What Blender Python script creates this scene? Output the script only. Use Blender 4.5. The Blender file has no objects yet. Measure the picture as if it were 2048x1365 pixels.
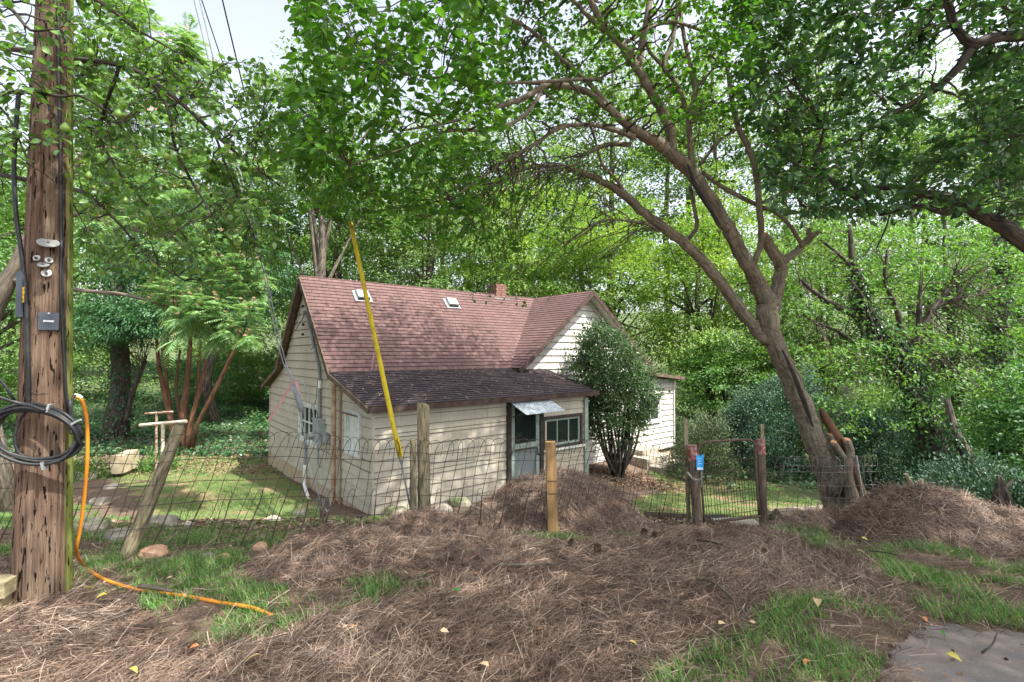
import bpy, math, random
import numpy as np
from mathutils import Vector
R = math.radians
rng = np.random.default_rng(7); random.seed(7)
scene = bpy.context.scene
COL = scene.collection

# ------------------------------------------------------------------ camera, sky, sun, exposure
PITCH = math.atan(26 / 970.0)
CAMZ = 1.6
cam_d = bpy.data.cameras.new('camera'); cam = bpy.data.objects.new('camera', cam_d); COL.objects.link(cam)
cam_d.sensor_width = 36; cam_d.lens = 970 / 2048 * 36; cam_d.clip_start = 0.05; cam_d.clip_end = 2000
cam.location = (0, 0, CAMZ); cam.rotation_euler = (R(90) + PITCH, 0, 0)
scene.camera = cam
SUN = Vector((0.55, -0.38, 1.05)).normalized()
world = bpy.data.worlds.new('World'); scene.world = world; world.use_nodes = True
wn = world.node_tree.nodes; wl = world.node_tree.links
bg = wn['Background']; sky = wn.new('ShaderNodeTexSky'); sky.sky_type = 'NISHITA'; sky.sun_disc = False
sky.sun_elevation = math.asin(SUN.z); sky.sun_rotation = math.atan2(SUN.x, SUN.y)
sky.air_density = 1.0; sky.dust_density = 4.0; sky.ozone_density = 1.0
hs = wn.new('ShaderNodeHueSaturation'); hs.inputs['Saturation'].default_value = .42; hs.inputs['Value'].default_value = .9; wl.new(sky.outputs[0], hs.inputs['Color']); wl.new(hs.outputs[0], bg.inputs[0]); bg.inputs[1].default_value = 0.15
sd = bpy.data.lights.new('sun', 'SUN'); sd.energy = 3.3; sd.angle = R(0.53); sd.color = (1, 0.95, 0.86)
so = bpy.data.objects.new('sun', sd); COL.objects.link(so); so.location = (20, -15, 40)
so.rotation_euler = SUN.to_track_quat('Z', 'Y').to_euler()
scene.view_settings.view_transform = 'Standard'; scene.view_settings.look = 'None'
scene.view_settings.exposure = 1.68; scene.view_settings.gamma = 1.0
scene.cycles.max_bounces = 8; scene.cycles.diffuse_bounces = 5; scene.cycles.transparent_max_bounces = 8
scene.cycles.glossy_bounces = 2; scene.cycles.transmission_bounces = 4

# ------------------------------------------------------------------ pixel -> world
def ray(u, v):
    a = (u - 1024) / 970.0; b = (682.5 - v) / 970.0
    return np.array([a, math.cos(PITCH) - b * math.sin(PITCH), math.sin(PITCH) + b * math.cos(PITCH)])
def P(u, v, Y):
    d = ray(u, v); return d * (Y / d[1]) + np.array([0, 0, CAMZ])
def sm(x, a, b):
    t = np.clip((np.asarray(x, float) - a) / (b - a), 0, 1); return t * t * (3 - 2 * t)
YK = [-60, 3.2, 4.2, 5.2, 6.2, 7.5, 9.1, 11, 14, 18, 26, 45, 90, 200]
ZK = [0.3, 0, -.13, -.32, -.58, -1.0, -1.40, -1.66, -1.85, -1.9, -1.8, 0.5, 8, 20]
def H(x, y):
    x = np.asarray(x, float); y = np.asarray(y, float)
    z = np.interp(y, YK, ZK)
    z = z - 0.45 * sm(x, 2, 6) * sm(y, 8, 14)
    z = z - 2.2 * sm(x, 8.5, 16) * sm(y, 5.5, 12) * (1 - .6 * sm(y, 30, 60))
    z = z + 0.10 * sm(-x, 3.5, 7) * sm(y, 3.4, 4.5) * (1 - sm(y, 6, 8))
    z = z + 0.018 * np.sin(x * 2.1 + 1) * np.sin(y * 1.7) + 0.010 * np.sin(x * 5.3) * np.cos(y * 4.9 + 2)
    return z
def G(u, v):
    d = ray(u, v); o = np.array([0, 0, CAMZ]); t = 1.0
    for i in range(4000):
        p = o + d * t
        if p[2] < float(H(p[0], p[1])): break
        t += 0.01 + t * .001
    p[2] = float(H(p[0], p[1])); return p

# ------------------------------------------------------------------ mesh builder
class MB:
    def __init__(s): s.V = []; s.F = []; s.A = []; s.B = []; s.n = 0
    def add(s, V, F, rnd=None, bk=None, mat=0):
        V = np.asarray(V, float).reshape(-1, 3); F = np.asarray(F, int)
        if len(V) == 0 or len(F) == 0: return s
        s.V.append(V); s.F.append((F + s.n, mat)); s.n += len(V)
        s.A.append(np.full(len(V), .5) if rnd is None else (np.full(len(V), float(rnd)) if np.isscalar(rnd) else np.asarray(rnd, float)))
        s.B.append(V if bk is None else bk)
        return s
    def box(s, c, sz, rz=0, M=None, rnd=None, mat=0, taper=None):
        c = np.array(c, float); sz = np.array(sz, float) / 2
        v = np.array([[x, y, z] for z in (-1, 1) for y in (-1, 1) for x in (-1, 1)], float) * sz
        if taper is not None: v[4:, :2] *= taper
        if M is not None: v = v @ np.asarray(M, float).T
        if rz:
            cr, sr = math.cos(rz), math.sin(rz); v = np.c_[v[:, 0] * cr - v[:, 1] * sr, v[:, 0] * sr + v[:, 1] * cr, v[:, 2]]
        return s.add(v + c, [[0, 2, 3, 1], [4, 5, 7, 6], [0, 1, 5, 4], [2, 6, 7, 3], [0, 4, 6, 2], [1, 3, 7, 5]], rnd, mat=mat)
    def beam(s, a, b, w, h, up=(0, 0, 1), rnd=None, mat=0):
        a = np.array(a, float); b = np.array(b, float); d = b - a; L = np.linalg.norm(d); d /= L
        sd_ = np.cross(d, np.array(up, float))
        if np.linalg.norm(sd_) < 1e-6: sd_ = np.array([1., 0, 0])
        sd_ /= np.linalg.norm(sd_); u = np.cross(sd_, d)
        return s.box((a + b) / 2, (L, w, h), M=np.stack([d, sd_, u], 1), rnd=rnd, mat=mat)
    def tube(s, pts, rad, n=6, cap=True, rnd=None, mat=0, wob=0.0):
        pts = np.asarray(pts, float); m = len(pts)
        rad = np.full(m, float(rad)) if np.isscalar(rad) else np.asarray(rad, float)
        T = np.gradient(pts, axis=0); T /= (np.linalg.norm(T, axis=1)[:, None] + 1e-9)
        up = np.array([0, 0, 1.]) if abs(T[0][2]) < .9 else np.array([1., 0, 0])
        N = np.zeros_like(pts); x = np.cross(up, T[0]); x /= np.linalg.norm(x); N[0] = x
        for i in range(1, m):
            x = N[i - 1] - T[i] * np.dot(N[i - 1], T[i]); N[i] = x / (np.linalg.norm(x) + 1e-9)
        B = np.cross(T, N); a = np.arange(n) * 2 * math.pi / n
        ca, sa = np.cos(a), np.sin(a)
        rr = rad[:, None] * (1 + (wob * (rng.random((m, n)) - .5) if wob else 0))
        V = pts[:, None, :] + rr[:, :, None] * (ca[None, :, None] * N[:, None, :] + sa[None, :, None] * B[:, None, :])
        L = np.r_[0, np.cumsum(np.linalg.norm(np.diff(pts, axis=0), axis=1))]
        bk = np.stack([rr * ca, rr * sa, np.repeat(L[:, None], n, 1)], 2).reshape(-1, 3)
        i = np.arange(m - 1)[:, None] * n; j = np.arange(n)[None, :]; k = (j + 1) % n
        F = np.stack([i + j, i + k, i + n + k, i + n + j], 2).reshape(-1, 4)
        base = s.n
        s.add(V.reshape(-1, 3), F, rnd, bk, mat)
        if cap:
            s.F.append((np.array([list(range(n))[::-1]]) + base, mat)); s.F.append((np.array([list(range(n))]) + base + (m - 1) * n, mat))
        return s
    def lathe(s, c, prof, axis=(0, 0, 1), n=16, rnd=None, mat=0):
        ax = Vector(axis).normalized(); q = np.array(ax.to_track_quat('Z', 'Y').to_matrix())
        a = np.arange(n) * 2 * math.pi / n
        V = np.array([[[r * math.cos(t), r * math.sin(t), h] for t in a] for r, h in prof]).reshape(-1, 3) @ q.T + np.array(c, float)
        m = len(prof); i = np.arange(m - 1)[:, None] * n; j = np.arange(n)[None, :]; k = (j + 1) % n
        return s.add(V, np.stack([i + j, i + k, i + n + k, i + n + j], 2).reshape(-1, 4), rnd, mat=mat)
    def build(s, name, mats, parent=None, smooth=False, **props):
        me = bpy.data.meshes.new(name)
        V = np.concatenate(s.V); me.vertices.add(len(V)); me.vertices.foreach_set('co', V.ravel())
        fl = [(F, m) for F, m in s.F if len(F)]
        li = np.concatenate([F.ravel() for F, m in fl]); tot = np.concatenate([np.full(len(F), F.shape[1]) for F, m in fl])
        mi = np.concatenate([np.full(len(F), m) for F, m in fl])
        me.loops.add(len(li)); me.loops.foreach_set('vertex_index', li.astype(np.int32))
        me.polygons.add(len(tot)); st = np.r_[0, np.cumsum(tot)[:-1]]
        me.polygons.foreach_set('loop_start', st.astype(np.int32)); me.polygons.foreach_set('loop_total', tot.astype(np.int32))
        me.polygons.foreach_set('material_index', mi.astype(np.int32))
        me.polygons.foreach_set('use_smooth', np.full(len(tot), smooth))
        a = me.attributes.new('rnd', 'FLOAT', 'POINT'); a.data.foreach_set('value', np.concatenate(s.A).astype(np.float32))
        b = me.attributes.new('bk', 'FLOAT_VECTOR', 'POINT'); b.data.foreach_set('vector', np.concatenate(s.B).astype(np.float32).ravel())
        me.update(calc_edges=True); me.validate()
        for m in (mats if isinstance(mats, (list, tuple)) else [mats]): me.materials.append(m)
        o = bpy.data.objects.new(name, me); COL.objects.link(o)
        if parent is not None: o.parent = parent
        return tag(o, **props)
def tag(o, label=None, category=None, group=None, kind=None):
    if label: o['label'] = label
    if category: o['category'] = category
    if group: o['group'] = group
    if kind: o['kind'] = kind
    return o
def empty(name, loc, label, category, group=None, rz=0):
    o = bpy.data.objects.new(name, None); COL.objects.link(o); o.location = loc; o.rotation_euler = (0, 0, rz)
    o.empty_display_size = .2
    return tag(o, label, category, group)
def origin_to(o, p):
    p = np.array(p, float); me = o.data; n = len(me.vertices); c = np.zeros(n * 3); me.vertices.foreach_get('co', c)
    c = c.reshape(-1, 3) - p; me.vertices.foreach_set('co', c.ravel()); o.location = p; return o
class Thing:
    "an Empty at a world position; parts are built in world coordinates and shifted under it"
    def __init__(s, name, loc, label, category, group=None):
        s.o = empty(name, tuple(loc), label, category, group); s.loc = np.array(loc, float)
    def part(s, mb, name, mat, smooth=False, label=None, sub=None, kind=None):
        o = mb.build(name, mat, sub if sub is not None else s.o, smooth, label=label, kind=kind)
        me = o.data; n = len(me.vertices); c = np.zeros(n * 3); me.vertices.foreach_get('co', c)
        me.vertices.foreach_set('co', (c.reshape(-1, 3) - s.loc).ravel()); return o

# ------------------------------------------------------------------ materials
def newmat(name):
    m = bpy.data.materials.new(name); m.use_nodes = True; n = m.node_tree.nodes; l = m.node_tree.links
    return m, n, l, n['Principled BSDF']
def ramp(n, stops):
    r = n.new('ShaderNodeValToRGB'); e = r.color_ramp.elements
    while len(e) < len(stops): e.new(.5)
    for i, (p, c) in enumerate(stops): e[i].position = p; e[i].color = (*c, 1)
    return r
def coords(n, l, kind='Object', scale=(1, 1, 1), attr=None):
    mp = n.new('ShaderNodeMapping'); mp.inputs['Scale'].default_value = scale
    if attr: a = n.new('ShaderNodeAttribute'); a.attribute_name = attr; l.new(a.outputs['Vector'], mp.inputs[0])
    else: t = n.new('ShaderNodeTexCoord'); l.new(t.outputs[kind], mp.inputs[0])
    return mp
def noise(n, l, vec, scale, detail=4, rough=.6, dist=0):
    t = n.new('ShaderNodeTexNoise'); t.inputs['Scale'].default_value = scale; t.inputs['Detail'].default_value = detail
    t.inputs['Roughness'].default_value = rough; t.inputs['Distortion'].default_value = dist
    l.new(vec.outputs[0], t.inputs['Vector']); return t
def bump(n, l, h, bsdf, s=.3, d=.02):
    b = n.new('ShaderNodeBump'); b.inputs['Strength'].default_value = s; b.inputs['Distance'].default_value = d
    l.new(h, b.inputs['Height']); l.new(b.outputs[0], bsdf.inputs['Normal'])
def mix(n, l, fac, a, b, mode='MIX'):
    m = n.new('ShaderNodeMix'); m.data_type = 'RGBA'; m.blend_type = mode
    for k, x in ((0, fac), (6, a), (7, b)):
        if isinstance(x, (int, float)): m.inputs[k].default_value = x
        elif isinstance(x, tuple): m.inputs[k].default_value = (*x, 1)
        else: l.new(x, m.inputs[k])
    return m.outputs[2]
def simple(name, c1, c2, scale=6, rough=.8, sc=(1, 1, 1), metal=0, bmp=.2, attr=None, detail=5, spec=.3, lo=.35, hi=.65, bd=.01):
    m, n, l, b = newmat(name); v = coords(n, l, scale=sc, attr=attr); t = noise(n, l, v, scale, detail)
    r = ramp(n, [(lo, c1), (hi, c2)]); l.new(t.outputs[0], r.inputs[0]); l.new(r.outputs[0], b.inputs['Base Color'])
    b.inputs['Roughness'].default_value = rough; b.inputs['Metallic'].default_value = metal; b.inputs['Specular IOR Level'].default_value = spec
    if bmp: bump(n, l, t.outputs[0], b, bmp, bd)
    return m
def leafmat(name, cols, trans=.35, rough=.5, spec=.35, tcol=None):
    m, n, l, b = newmat(name); a = n.new('ShaderNodeAttribute'); a.attribute_name = 'rnd'
    k = len(cols); r = ramp(n, [(i / (k - 1), c) for i, c in enumerate(cols)]); l.new(a.outputs['Fac'], r.inputs[0])
    l.new(r.outputs[0], b.inputs['Base Color']); b.inputs['Roughness'].default_value = rough; b.inputs['Specular IOR Level'].default_value = spec
    if trans:
        t = n.new('ShaderNodeBsdfTranslucent'); g = mix(n, l, 1.0, r.outputs[0], tcol or (1.5, 1.6, .6), 'MULTIPLY'); l.new(g, t.inputs[0])
        ms = n.new('ShaderNodeMixShader'); ms.inputs[0].default_value = trans; l.new(b.outputs[0], ms.inputs[1]); l.new(t.outputs[0], ms.inputs[2])
        l.new(ms.outputs[0], n['Material Output'].inputs[0])
    return m
M = {}
M['leaf_main'] = leafmat('leaf_main', [(.045, .13, .02), (.065, .18, .028), (.095, .24, .035), (.15, .30, .045)], .42)
M['leaf_pear'] = leafmat('leaf_pear', [(.055, .13, .035), (.08, .18, .045), (.12, .24, .055), (.19, .31, .09)], .38, rough=.4, spec=.5)
M['leaf_oak'] = leafmat('leaf_oak', [(.028, .085, .032), (.042, .12, .042), (.065, .165, .052), (.11, .22, .07)], .30, rough=.42, spec=.5)
M['leaf_far'] = leafmat('leaf_far', [(.075, .14, .04), (.105, .19, .055), (.15, .25, .075), (.22, .31, .11)], .34)
M['leaf_mid'] = leafmat('leaf_mid', [(.055, .13, .035), (.08, .18, .045), (.12, .24, .06), (.18, .30, .085)], .36)
M['leaf_lime'] = leafmat('leaf_lime', [(.09, .17, .035), (.13, .23, .045), (.19, .30, .06), (.30, .38, .09)], .38)
M['leaf_deep'] = leafmat('leaf_deep', [(.035, .095, .035), (.05, .13, .045), (.075, .18, .06), (.12, .24, .085)], .30)
M['leaf_cedar'] = leafmat('leaf_cedar', [(.035, .10, .04), (.05, .14, .055), (.085, .20, .08)], .25)
M['leaf_mimosa'] = leafmat('leaf_mimosa', [(.13, .26, .11), (.20, .34, .16), (.32, .45, .26)], .35)
M['leaf_jun'] = leafmat('leaf_jun', [(.035, .075, .052), (.055, .11, .075), (.08, .15, .10), (.13, .20, .15)], .15, rough=.55)
M['leaf_cam'] = leafmat('leaf_cam', [(.035, .075, .03), (.05, .11, .04), (.08, .15, .055), (.13, .20, .09)], .2, rough=.42, spec=.45)
M['leaf_azal'] = leafmat('leaf_azal', [(.04, .07, .035), (.07, .11, .05), (.11, .15, .08), (.17, .19, .13)], .2)
M['ivy'] = leafmat('ivy', [(.022, .065, .025), (.035, .10, .035), (.06, .15, .05)], .2, rough=.4, spec=.5)
M['grass'] = leafmat('grass', [(.055, .13, .03), (.08, .20, .042), (.12, .27, .06), (.34, .34, .17)], .33)
M['lawn_blade'] = leafmat('lawn_blade', [(.07, .13, .035), (.10, .18, .05), (.15, .24, .06), (.25, .27, .12)], .3)
M['needle'] = leafmat('needle', [(.045, .029, .021), (.11, .073, .055), (.185, .127, .098), (.28, .205, .16), (.47, .38, .30)], 0, rough=.7, spec=.15)
M['litter'] = leafmat('litter', [(.05, .032, .022), (.12, .07, .045), (.22, .15, .10), (.36, .27, .19)], 0, rough=.8, spec=.2)
M['pink_flower'] = leafmat('pink_flower', [(.65, .28, .30), (.75, .45, .42), (.8, .6, .5)], .3)
M['leaf_yellow'] = leafmat('leaf_yellow', [(.55, .48, .10), (.7, .62, .18)], .25)
M['leaf_tan'] = leafmat('leaf_tan', [(.42, .27, .14), (.6, .45, .28)], .1)
M['leaf_orange'] = leafmat('leaf_orange', [(.50, .16, .06), (.6, .25, .10)], .2)
M['leaf_green1'] = leafmat('leaf_green1', [(.05, .2, .05), (.08, .28, .06)], .3)

def barkmat(name, c1, c2, crack, rings=0, sc=1.0, rough=.85):
    m, n, l, b = newmat(name)
    v = coords(n, l, attr='bk', scale=(30 * sc, 30 * sc, 4 * sc)); t = noise(n, l, v, 1, 6, .65, .4)
    v2 = coords(n, l, attr='bk', scale=(4, 4, 2.5)); t2 = noise(n, l, v2, 1, 4)
    r = ramp(n, [(.33, crack), (.45, c1), (.7, c2)]); l.new(t.outputs[0], r.inputs[0])
    r2 = ramp(n, [(.3, (.65, .65, .62)), (.7, (1.25, 1.2, 1.1))]); l.new(t2.outputs[0], r2.inputs[0])
    l.new(mix(n, l, 1.0, r.outputs[0], r2.outputs[0], 'MULTIPLY'), b.inputs['Base Color'])
    h = t.outputs[0]
    if rings:
        w = n.new('ShaderNodeTexWave'); w.bands_direction = 'Z'; w.inputs['Scale'].default_value = rings; w.inputs['Distortion'].default_value = 7
        vv = coords(n, l, attr='bk'); l.new(vv.outputs[0], w.inputs[0]); w.inputs['Detail Scale'].default_value = 3
        pw = n.new('ShaderNodeMath'); pw.operation = 'POWER'; l.new(w.outputs[1], pw.inputs[0]); pw.inputs[1].default_value = 14
        ad = n.new('ShaderNodeMath'); ad.operation = 'MULTIPLY_ADD'; l.new(pw.outputs[0], ad.inputs[0]); ad.inputs[1].default_value = .3; l.new(h, ad.inputs[2]); h = ad.outputs[0]
        sc_ = n.new('ShaderNodeMath'); sc_.operation = 'MULTIPLY'; l.new(pw.outputs[0], sc_.inputs[0]); l.new(t2.outputs[0], sc_.inputs[1])
        l.new(mix(n, l, sc_.outputs[0], mix(n, l, 1.0, r.outputs[0], r2.outputs[0], 'MULTIPLY'), crack), b.inputs['Base Color'])
    bump(n, l, h, b, .8, .012); b.inputs['Roughness'].default_value = rough; b.inputs['Specular IOR Level'].default_value = .15
    return m
M['bark_main'] = barkmat('bark_main', (.17, .148, .115), (.30, .27, .215), (.08, .068, .052), rings=2.6)
M['bark_dark'] = barkmat('bark_dark', (.05, .045, .04), (.15, .135, .118), (.015, .013, .012), sc=.8)
M['bark_grey'] = barkmat('bark_grey', (.11, .095, .08), (.22, .20, .17), (.05, .045, .04))
M['bark_red'] = barkmat('bark_red', (.115, .062, .04), (.20, .115, .075), (.06, .035, .022))
M['twig'] = simple('twig', (.05, .04, .032), (.11, .085, .065), 20, .85, bmp=0)
M['cutwood'] = simple('cutwood', (.40, .18, .09), (.62, .36, .2), 25, .8)

# ------------------------------------------------------------------ leaf and strip scattering
def nrm(a): return a / (np.linalg.norm(a, axis=-1, keepdims=True) + 1e-9)
def randu(n, g=rng): return nrm(g.normal(size=(n, 3)))
def leaves(mb, p, d, up, L, W, g=rng, fine=True, rnd=None, fold=.25, mat=0, curl=.12):
    """leaf blades: base p, direction d, rough normal up, length L, half width W"""
    n = len(p)
    if n == 0: return
    L = np.broadcast_to(np.asarray(L, float), (n,))[:, None]; W = np.broadcast_to(np.asarray(W, float), (n,))[:, None]
    s = nrm(np.cross(d, up)); nn = nrm(np.cross(s, d)); f = fold * W
    rv = g.random(n) if rnd is None else rnd
    c = curl * L
    if fine:
        m1 = p + d * L * .35 - nn * f * .2; m2 = p + d * L * .70 - nn * (f * .2 + c * .5); t = p + d * L - nn * c * 1.6
        l1 = p + d * L * .30 + s * W + nn * f; r1 = p + d * L * .30 - s * W + nn * f
        l2 = p + d * L * .66 + s * W * .82 + nn * (f - c * .5); r2 = p + d * L * .66 - s * W * .82 + nn * (f - c * .5)
        V = np.stack([p, m1, m2, t, l1, l2, r1, r2], 1).reshape(-1, 3)
        T = np.array([[0, 1, 4], [1, 2, 5], [1, 5, 4], [2, 3, 5], [0, 6, 1], [1, 7, 2], [1, 6, 7], [2, 7, 3]]); k = 8
    else:
        m = p + d * L * .45; V = np.stack([p, m + s * W + nn * f, p + d * L - nn * c, m - s * W + nn * f], 1).reshape(-1, 3)
        T = np.array([[0, 1, 2], [0, 2, 3]]); k = 4
    F = (np.arange(n)[:, None, None] * k + T[None]).reshape(-1, 3)
    mb.add(V, F, np.repeat(rv, k), mat=mat)
def strips(mb, p, d, up, L, W, bend, seg=3, g=rng, rnd=None, mat=0, taper=True, zfun=None):
    """thin curved ribbons: grass blades and pine needles"""
    n = len(p); s = nrm(np.cross(d, up)); L = np.broadcast_to(L, (n,))[:, None]; W = np.broadcast_to(W, (n,))[:, None]
    bend = np.broadcast_to(bend, (n, 3)); rows = []
    for i in range(seg + 1):
        t = i / seg; c = p + d * L * t + bend * (t * t)
        w = W * ((1 - t * .92) if taper else 1)
        rows += [c - s * w, c + s * w]
    V = np.stack(rows, 1).reshape(-1, 3); k = 2 * (seg + 1)
    T = np.array([[2 * i, 2 * i + 1, 2 * i + 3, 2 * i + 2] for i in range(seg)])
    F = (np.arange(n)[:, None, None] * k + T[None]).reshape(-1, 4)
    mb.add(V, F, np.repeat(g.random(n) if rnd is None else rnd, k), mat=mat)
def inpoly(x, y, poly):
    c = np.zeros(len(x), bool); j = len(poly) - 1
    for i in range(len(poly)):
        xi, yi = poly[i][:2]; xj, yj = poly[j][:2]
        c ^= ((yi > y) != (yj > y)) & (x < (xj - xi) * (y - yi) / (yj - yi + 1e-12) + xi); j = i
    return c
def gpoly(px): return [tuple(G(u, v)[:2]) for u, v in px]
def curve(pts, per=4):
    "Catmull-Rom through rows of any width"
    pts = np.asarray(pts, float)
    if len(pts) < 3: return np.linspace(pts[0], pts[-1], per + 1)
    q = np.vstack([2 * pts[0] - pts[1], pts, 2 * pts[-1] - pts[-2]]); out = []
    for i in range(1, len(q) - 2):
        for k in range(per):
            t = k / per; a, b, c, d = q[i - 1], q[i], q[i + 1], q[i + 2]
            out.append(.5 * ((2 * b) + (c - a) * t + (2 * a - 5 * b + 4 * c - d) * t * t + (3 * b - a - 3 * c + d) * t ** 3))
    out.append(pts[-1]); return np.array(out)
def limb_px(rows):
    "rows (u, v, Y, width px) -> points and radii"
    a = np.array([[*P(u, v, Y), w * .5 * Y / 970] for u, v, Y, w in rows]); return a

# ------------------------------------------------------------------ ground
def fbm2(x, y, s=1.0, seed=0):
    o = seed * 1.7; r = 0; a = 1.0
    for k in range(4):
        f = s * 2 ** k; r = r + a * np.sin(x * f * 1.3 + o + 1.7 * np.sin(y * f + o * k)) * np.sin(y * f * 1.1 + 2.1 * o + 1.3 * np.sin(x * f * .9)); a *= .5
    return r
GX = np.unique(np.concatenate([np.linspace(-200, -30, 18), np.linspace(-30, -8, 45), np.linspace(-8, 9, 240), np.linspace(9, 30, 43), np.linspace(30, 200, 18)]))
GY = np.unique(np.concatenate([np.linspace(-60, 1, 18), np.linspace(1, 8, 140), np.linspace(8, 20, 80), np.linspace(20, 50, 31), np.linspace(50, 200, 16)]))
def ground_mesh():
    X, Y = np.meshgrid(GX, GY); Z = H(X, Y); near = (1 - sm(Y, 9, 14)) * sm(Y, 0, 1)
    Z = Z + near * .012 * fbm2(X, Y, 3.0)
    nx, ny = len(GX), len(GY); i = np.arange(ny - 1)[:, None] * nx; j = np.arange(nx - 1)[None]
    F = np.stack([i + j, i + j + 1, i + nx + j + 1, i + nx + j], 2).reshape(-1, 4)
    return MB().add(np.stack([X, Y, Z], 2).reshape(-1, 3), F), F
gm, n_, l_, b_ = newmat('ground_soil')
v = coords(n_, l_); t1 = noise(n_, l_, v, .55, 5); t2 = noise(n_, l_, v, 9, 8, .7); t3 = noise(n_, l_, v, 60, 4, .8)
r1 = ramp(n_, [(.25, (.08, .055, .04)), (.5, (.14, .10, .075)), (.75, (.21, .155, .115))]); l_.new(t2.outputs[0], r1.inputs[0])
r2 = ramp(n_, [(.3, (.55, .55, .55)), (.7, (1.3, 1.3, 1.3))]); l_.new(t3.outputs[0], r2.inputs[0])
l_.new(mix(n_, l_, 1.0, r1.outputs[0], r2.outputs[0], 'MULTIPLY'), b_.inputs['Base Color']); b_.inputs['Roughness'].default_value = .95
b_.inputs['Specular IOR Level'].default_value = .1; bump(n_, l_, t3.outputs[0], b_, .6, .02)
lm, n_, l_, b_ = newmat('lawn_soil')
v = coords(n_, l_); t1 = noise(n_, l_, v, 1.1, 4); t2 = noise(n_, l_, v, 45, 6, .8)
r1 = ramp(n_, [(.38, (.26, .18, .11)), (.47, (.15, .17, .06)), (.62, (.08, .15, .035))]); l_.new(t1.outputs[0], r1.inputs[0])
r2 = ramp(n_, [(.3, (.5, .5, .5)), (.7, (1.4, 1.35, 1.3))]); l_.new(t2.outputs[0], r2.inputs[0])
l_.new(mix(n_, l_, 1.0, r1.outputs[0], r2.outputs[0], 'MULTIPLY'), b_.inputs['Base Color']); b_.inputs['Roughness'].default_value = .95
bump(n_, l_, t2.outputs[0], b_, .6, .02)
gmb, GF = ground_mesh()
LAWN_L = gpoly([(400, 1085), (330, 1040), (270, 985), (190, 945), (260, 925), (380, 912), (545, 905), (556, 940), (640, 1010), (720, 1050), (560, 1075)])
LAWN_R = gpoly([(1230, 1010), (1330, 985), (1300, 945), (1345, 925), (1480, 935), (1560, 975), (1640, 1000), (1600, 1035), (1500, 1040), (1290, 1040)])
fm = simple('forest_floor', (.03, .055, .02), (.10, .12, .05), 1.5, .95, bmp=.5, bd=.1)
ground = gmb.build('ground', [gm, lm, fm], smooth=True, kind='structure')
cen = gmb.V[0][GF].mean(1)
msk = (inpoly(cen[:, 0], cen[:, 1], LAWN_L) | inpoly(cen[:, 0], cen[:, 1], LAWN_R))
mi_ = msk.astype(np.int32); mi_[((cen[:, 1] > 20) | ((cen[:, 0] > 7.5) & (cen[:, 1] > 9))) & ~msk] = 2
ground.data.polygons.foreach_set('material_index', mi_)

# asphalt path, bottom right
PATH = [(1.66, 1.9), (1.80, 2.36), (2.02, 2.62), (2.30, 2.80), (2.64, 2.92), (2.98, 2.74), (3.8, 2.9), (7, 3.0), (14, 2.6), (14, -3), (.3, -3), (.9, .6)]
asph, n_, l_, b_ = newmat('asphalt'); v = coords(n_, l_); t1 = noise(n_, l_, v, 3, 5); t2 = noise(n_, l_, v, 120, 3, .8)
r1 = ramp(n_, [(.35, (.12, .115, .115)), (.62, (.19, .15, .13))]); l_.new(t1.outputs[0], r1.inputs[0])
r2 = ramp(n_, [(.3, (.7, .7, .7)), (.7, (1.2, 1.2, 1.2))]); l_.new(t2.outputs[0], r2.inputs[0])
l_.new(mix(n_, l_, 1.0, r1.outputs[0], r2.outputs[0], 'MULTIPLY'), b_.inputs['Base Color']); b_.inputs['Roughness'].default_value = .9; bump(n_, l_, t2.outputs[0], b_, .5, .005)
def flat_patch(poly, z, step=.08, box=None):
    xs = [p[0] for p in poly]; ys = [p[1] for p in poly]; X, Y = np.meshgrid(np.arange(min(xs), min(max(xs), 5.5), step), np.arange(max(min(ys), .5), max(ys), step)) if box is None else np.meshgrid(np.arange(box[0], box[1], step), np.arange(box[2], box[3], step))
    nx = X.shape[1]; i = np.arange(X.shape[0] - 1)[:, None] * nx; j = np.arange(nx - 1)[None]
    F = np.stack([i + j, i + j + 1, i + nx + j + 1, i + nx + j], 2).reshape(-1, 4)
    V = np.stack([X, Y, H(X, Y) + z], 2).reshape(-1, 3); c = V[F].mean(1)
    wig = fbm2(c[:, 0], c[:, 1], 4) * .04 + fbm2(c[:, 1], c[:, 0], 17) * .012
    return MB().add(V, F[inpoly(c[:, 0] + wig, c[:, 1] + wig, poly)])
pmb = flat_patch([p for p in PATH], .012, .012, (1.3, 3.4, 1.9, 3.1)); far_ = flat_patch(PATH, .010, .07)
pmb.V += far_.V; pmb.F += [(F + pmb.n, m) for F, m in far_.F]; pmb.A += far_.A; pmb.B += far_.B
pmb.build('path', asph, smooth=True, kind='structure')

# ------------------------------------------------------------------ pine straw, grass, litter
GRASS = [gpoly(p) for p in (
    [(150, 1110), (260, 1130), (420, 1110), (560, 1132), (600, 1165), (850, 1165), (860, 1195), (720, 1215), (600, 1245), (470, 1300), (330, 1275), (240, 1230), (170, 1180)],
    [(1500, 1054), (1640, 1056), (1800, 1088), (2048, 1118), (2200, 1150), (2200, 1290), (2048, 1268), (1900, 1240), (1830, 1185), (1760, 1135), (1650, 1100), (1560, 1078)],
    [(1570, 1195), (1700, 1215), (1810, 1250), (1790, 1320), (1750, 1400), (1250, 1400), (1390, 1310), (1500, 1262)])]
SPARSE = [gpoly(p) for p in ([(1020, 1050), (1090, 1060), (1280, 1052), (1275, 1078), (1120, 1086), (1030, 1075)],
                             [(-150, 1010), (130, 1000), (420, 1050), (640, 1040), (860, 1040), (820, 1075), (560, 1120), (150, 1115), (-150, 1120)], [(1780, 1180), (2048, 1260), (1850, 1260)])]
def in_any(x, y, L):
    m = np.zeros(len(x), bool)
    for q in L: m |= inpoly(x, y, q)
    return m
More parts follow.
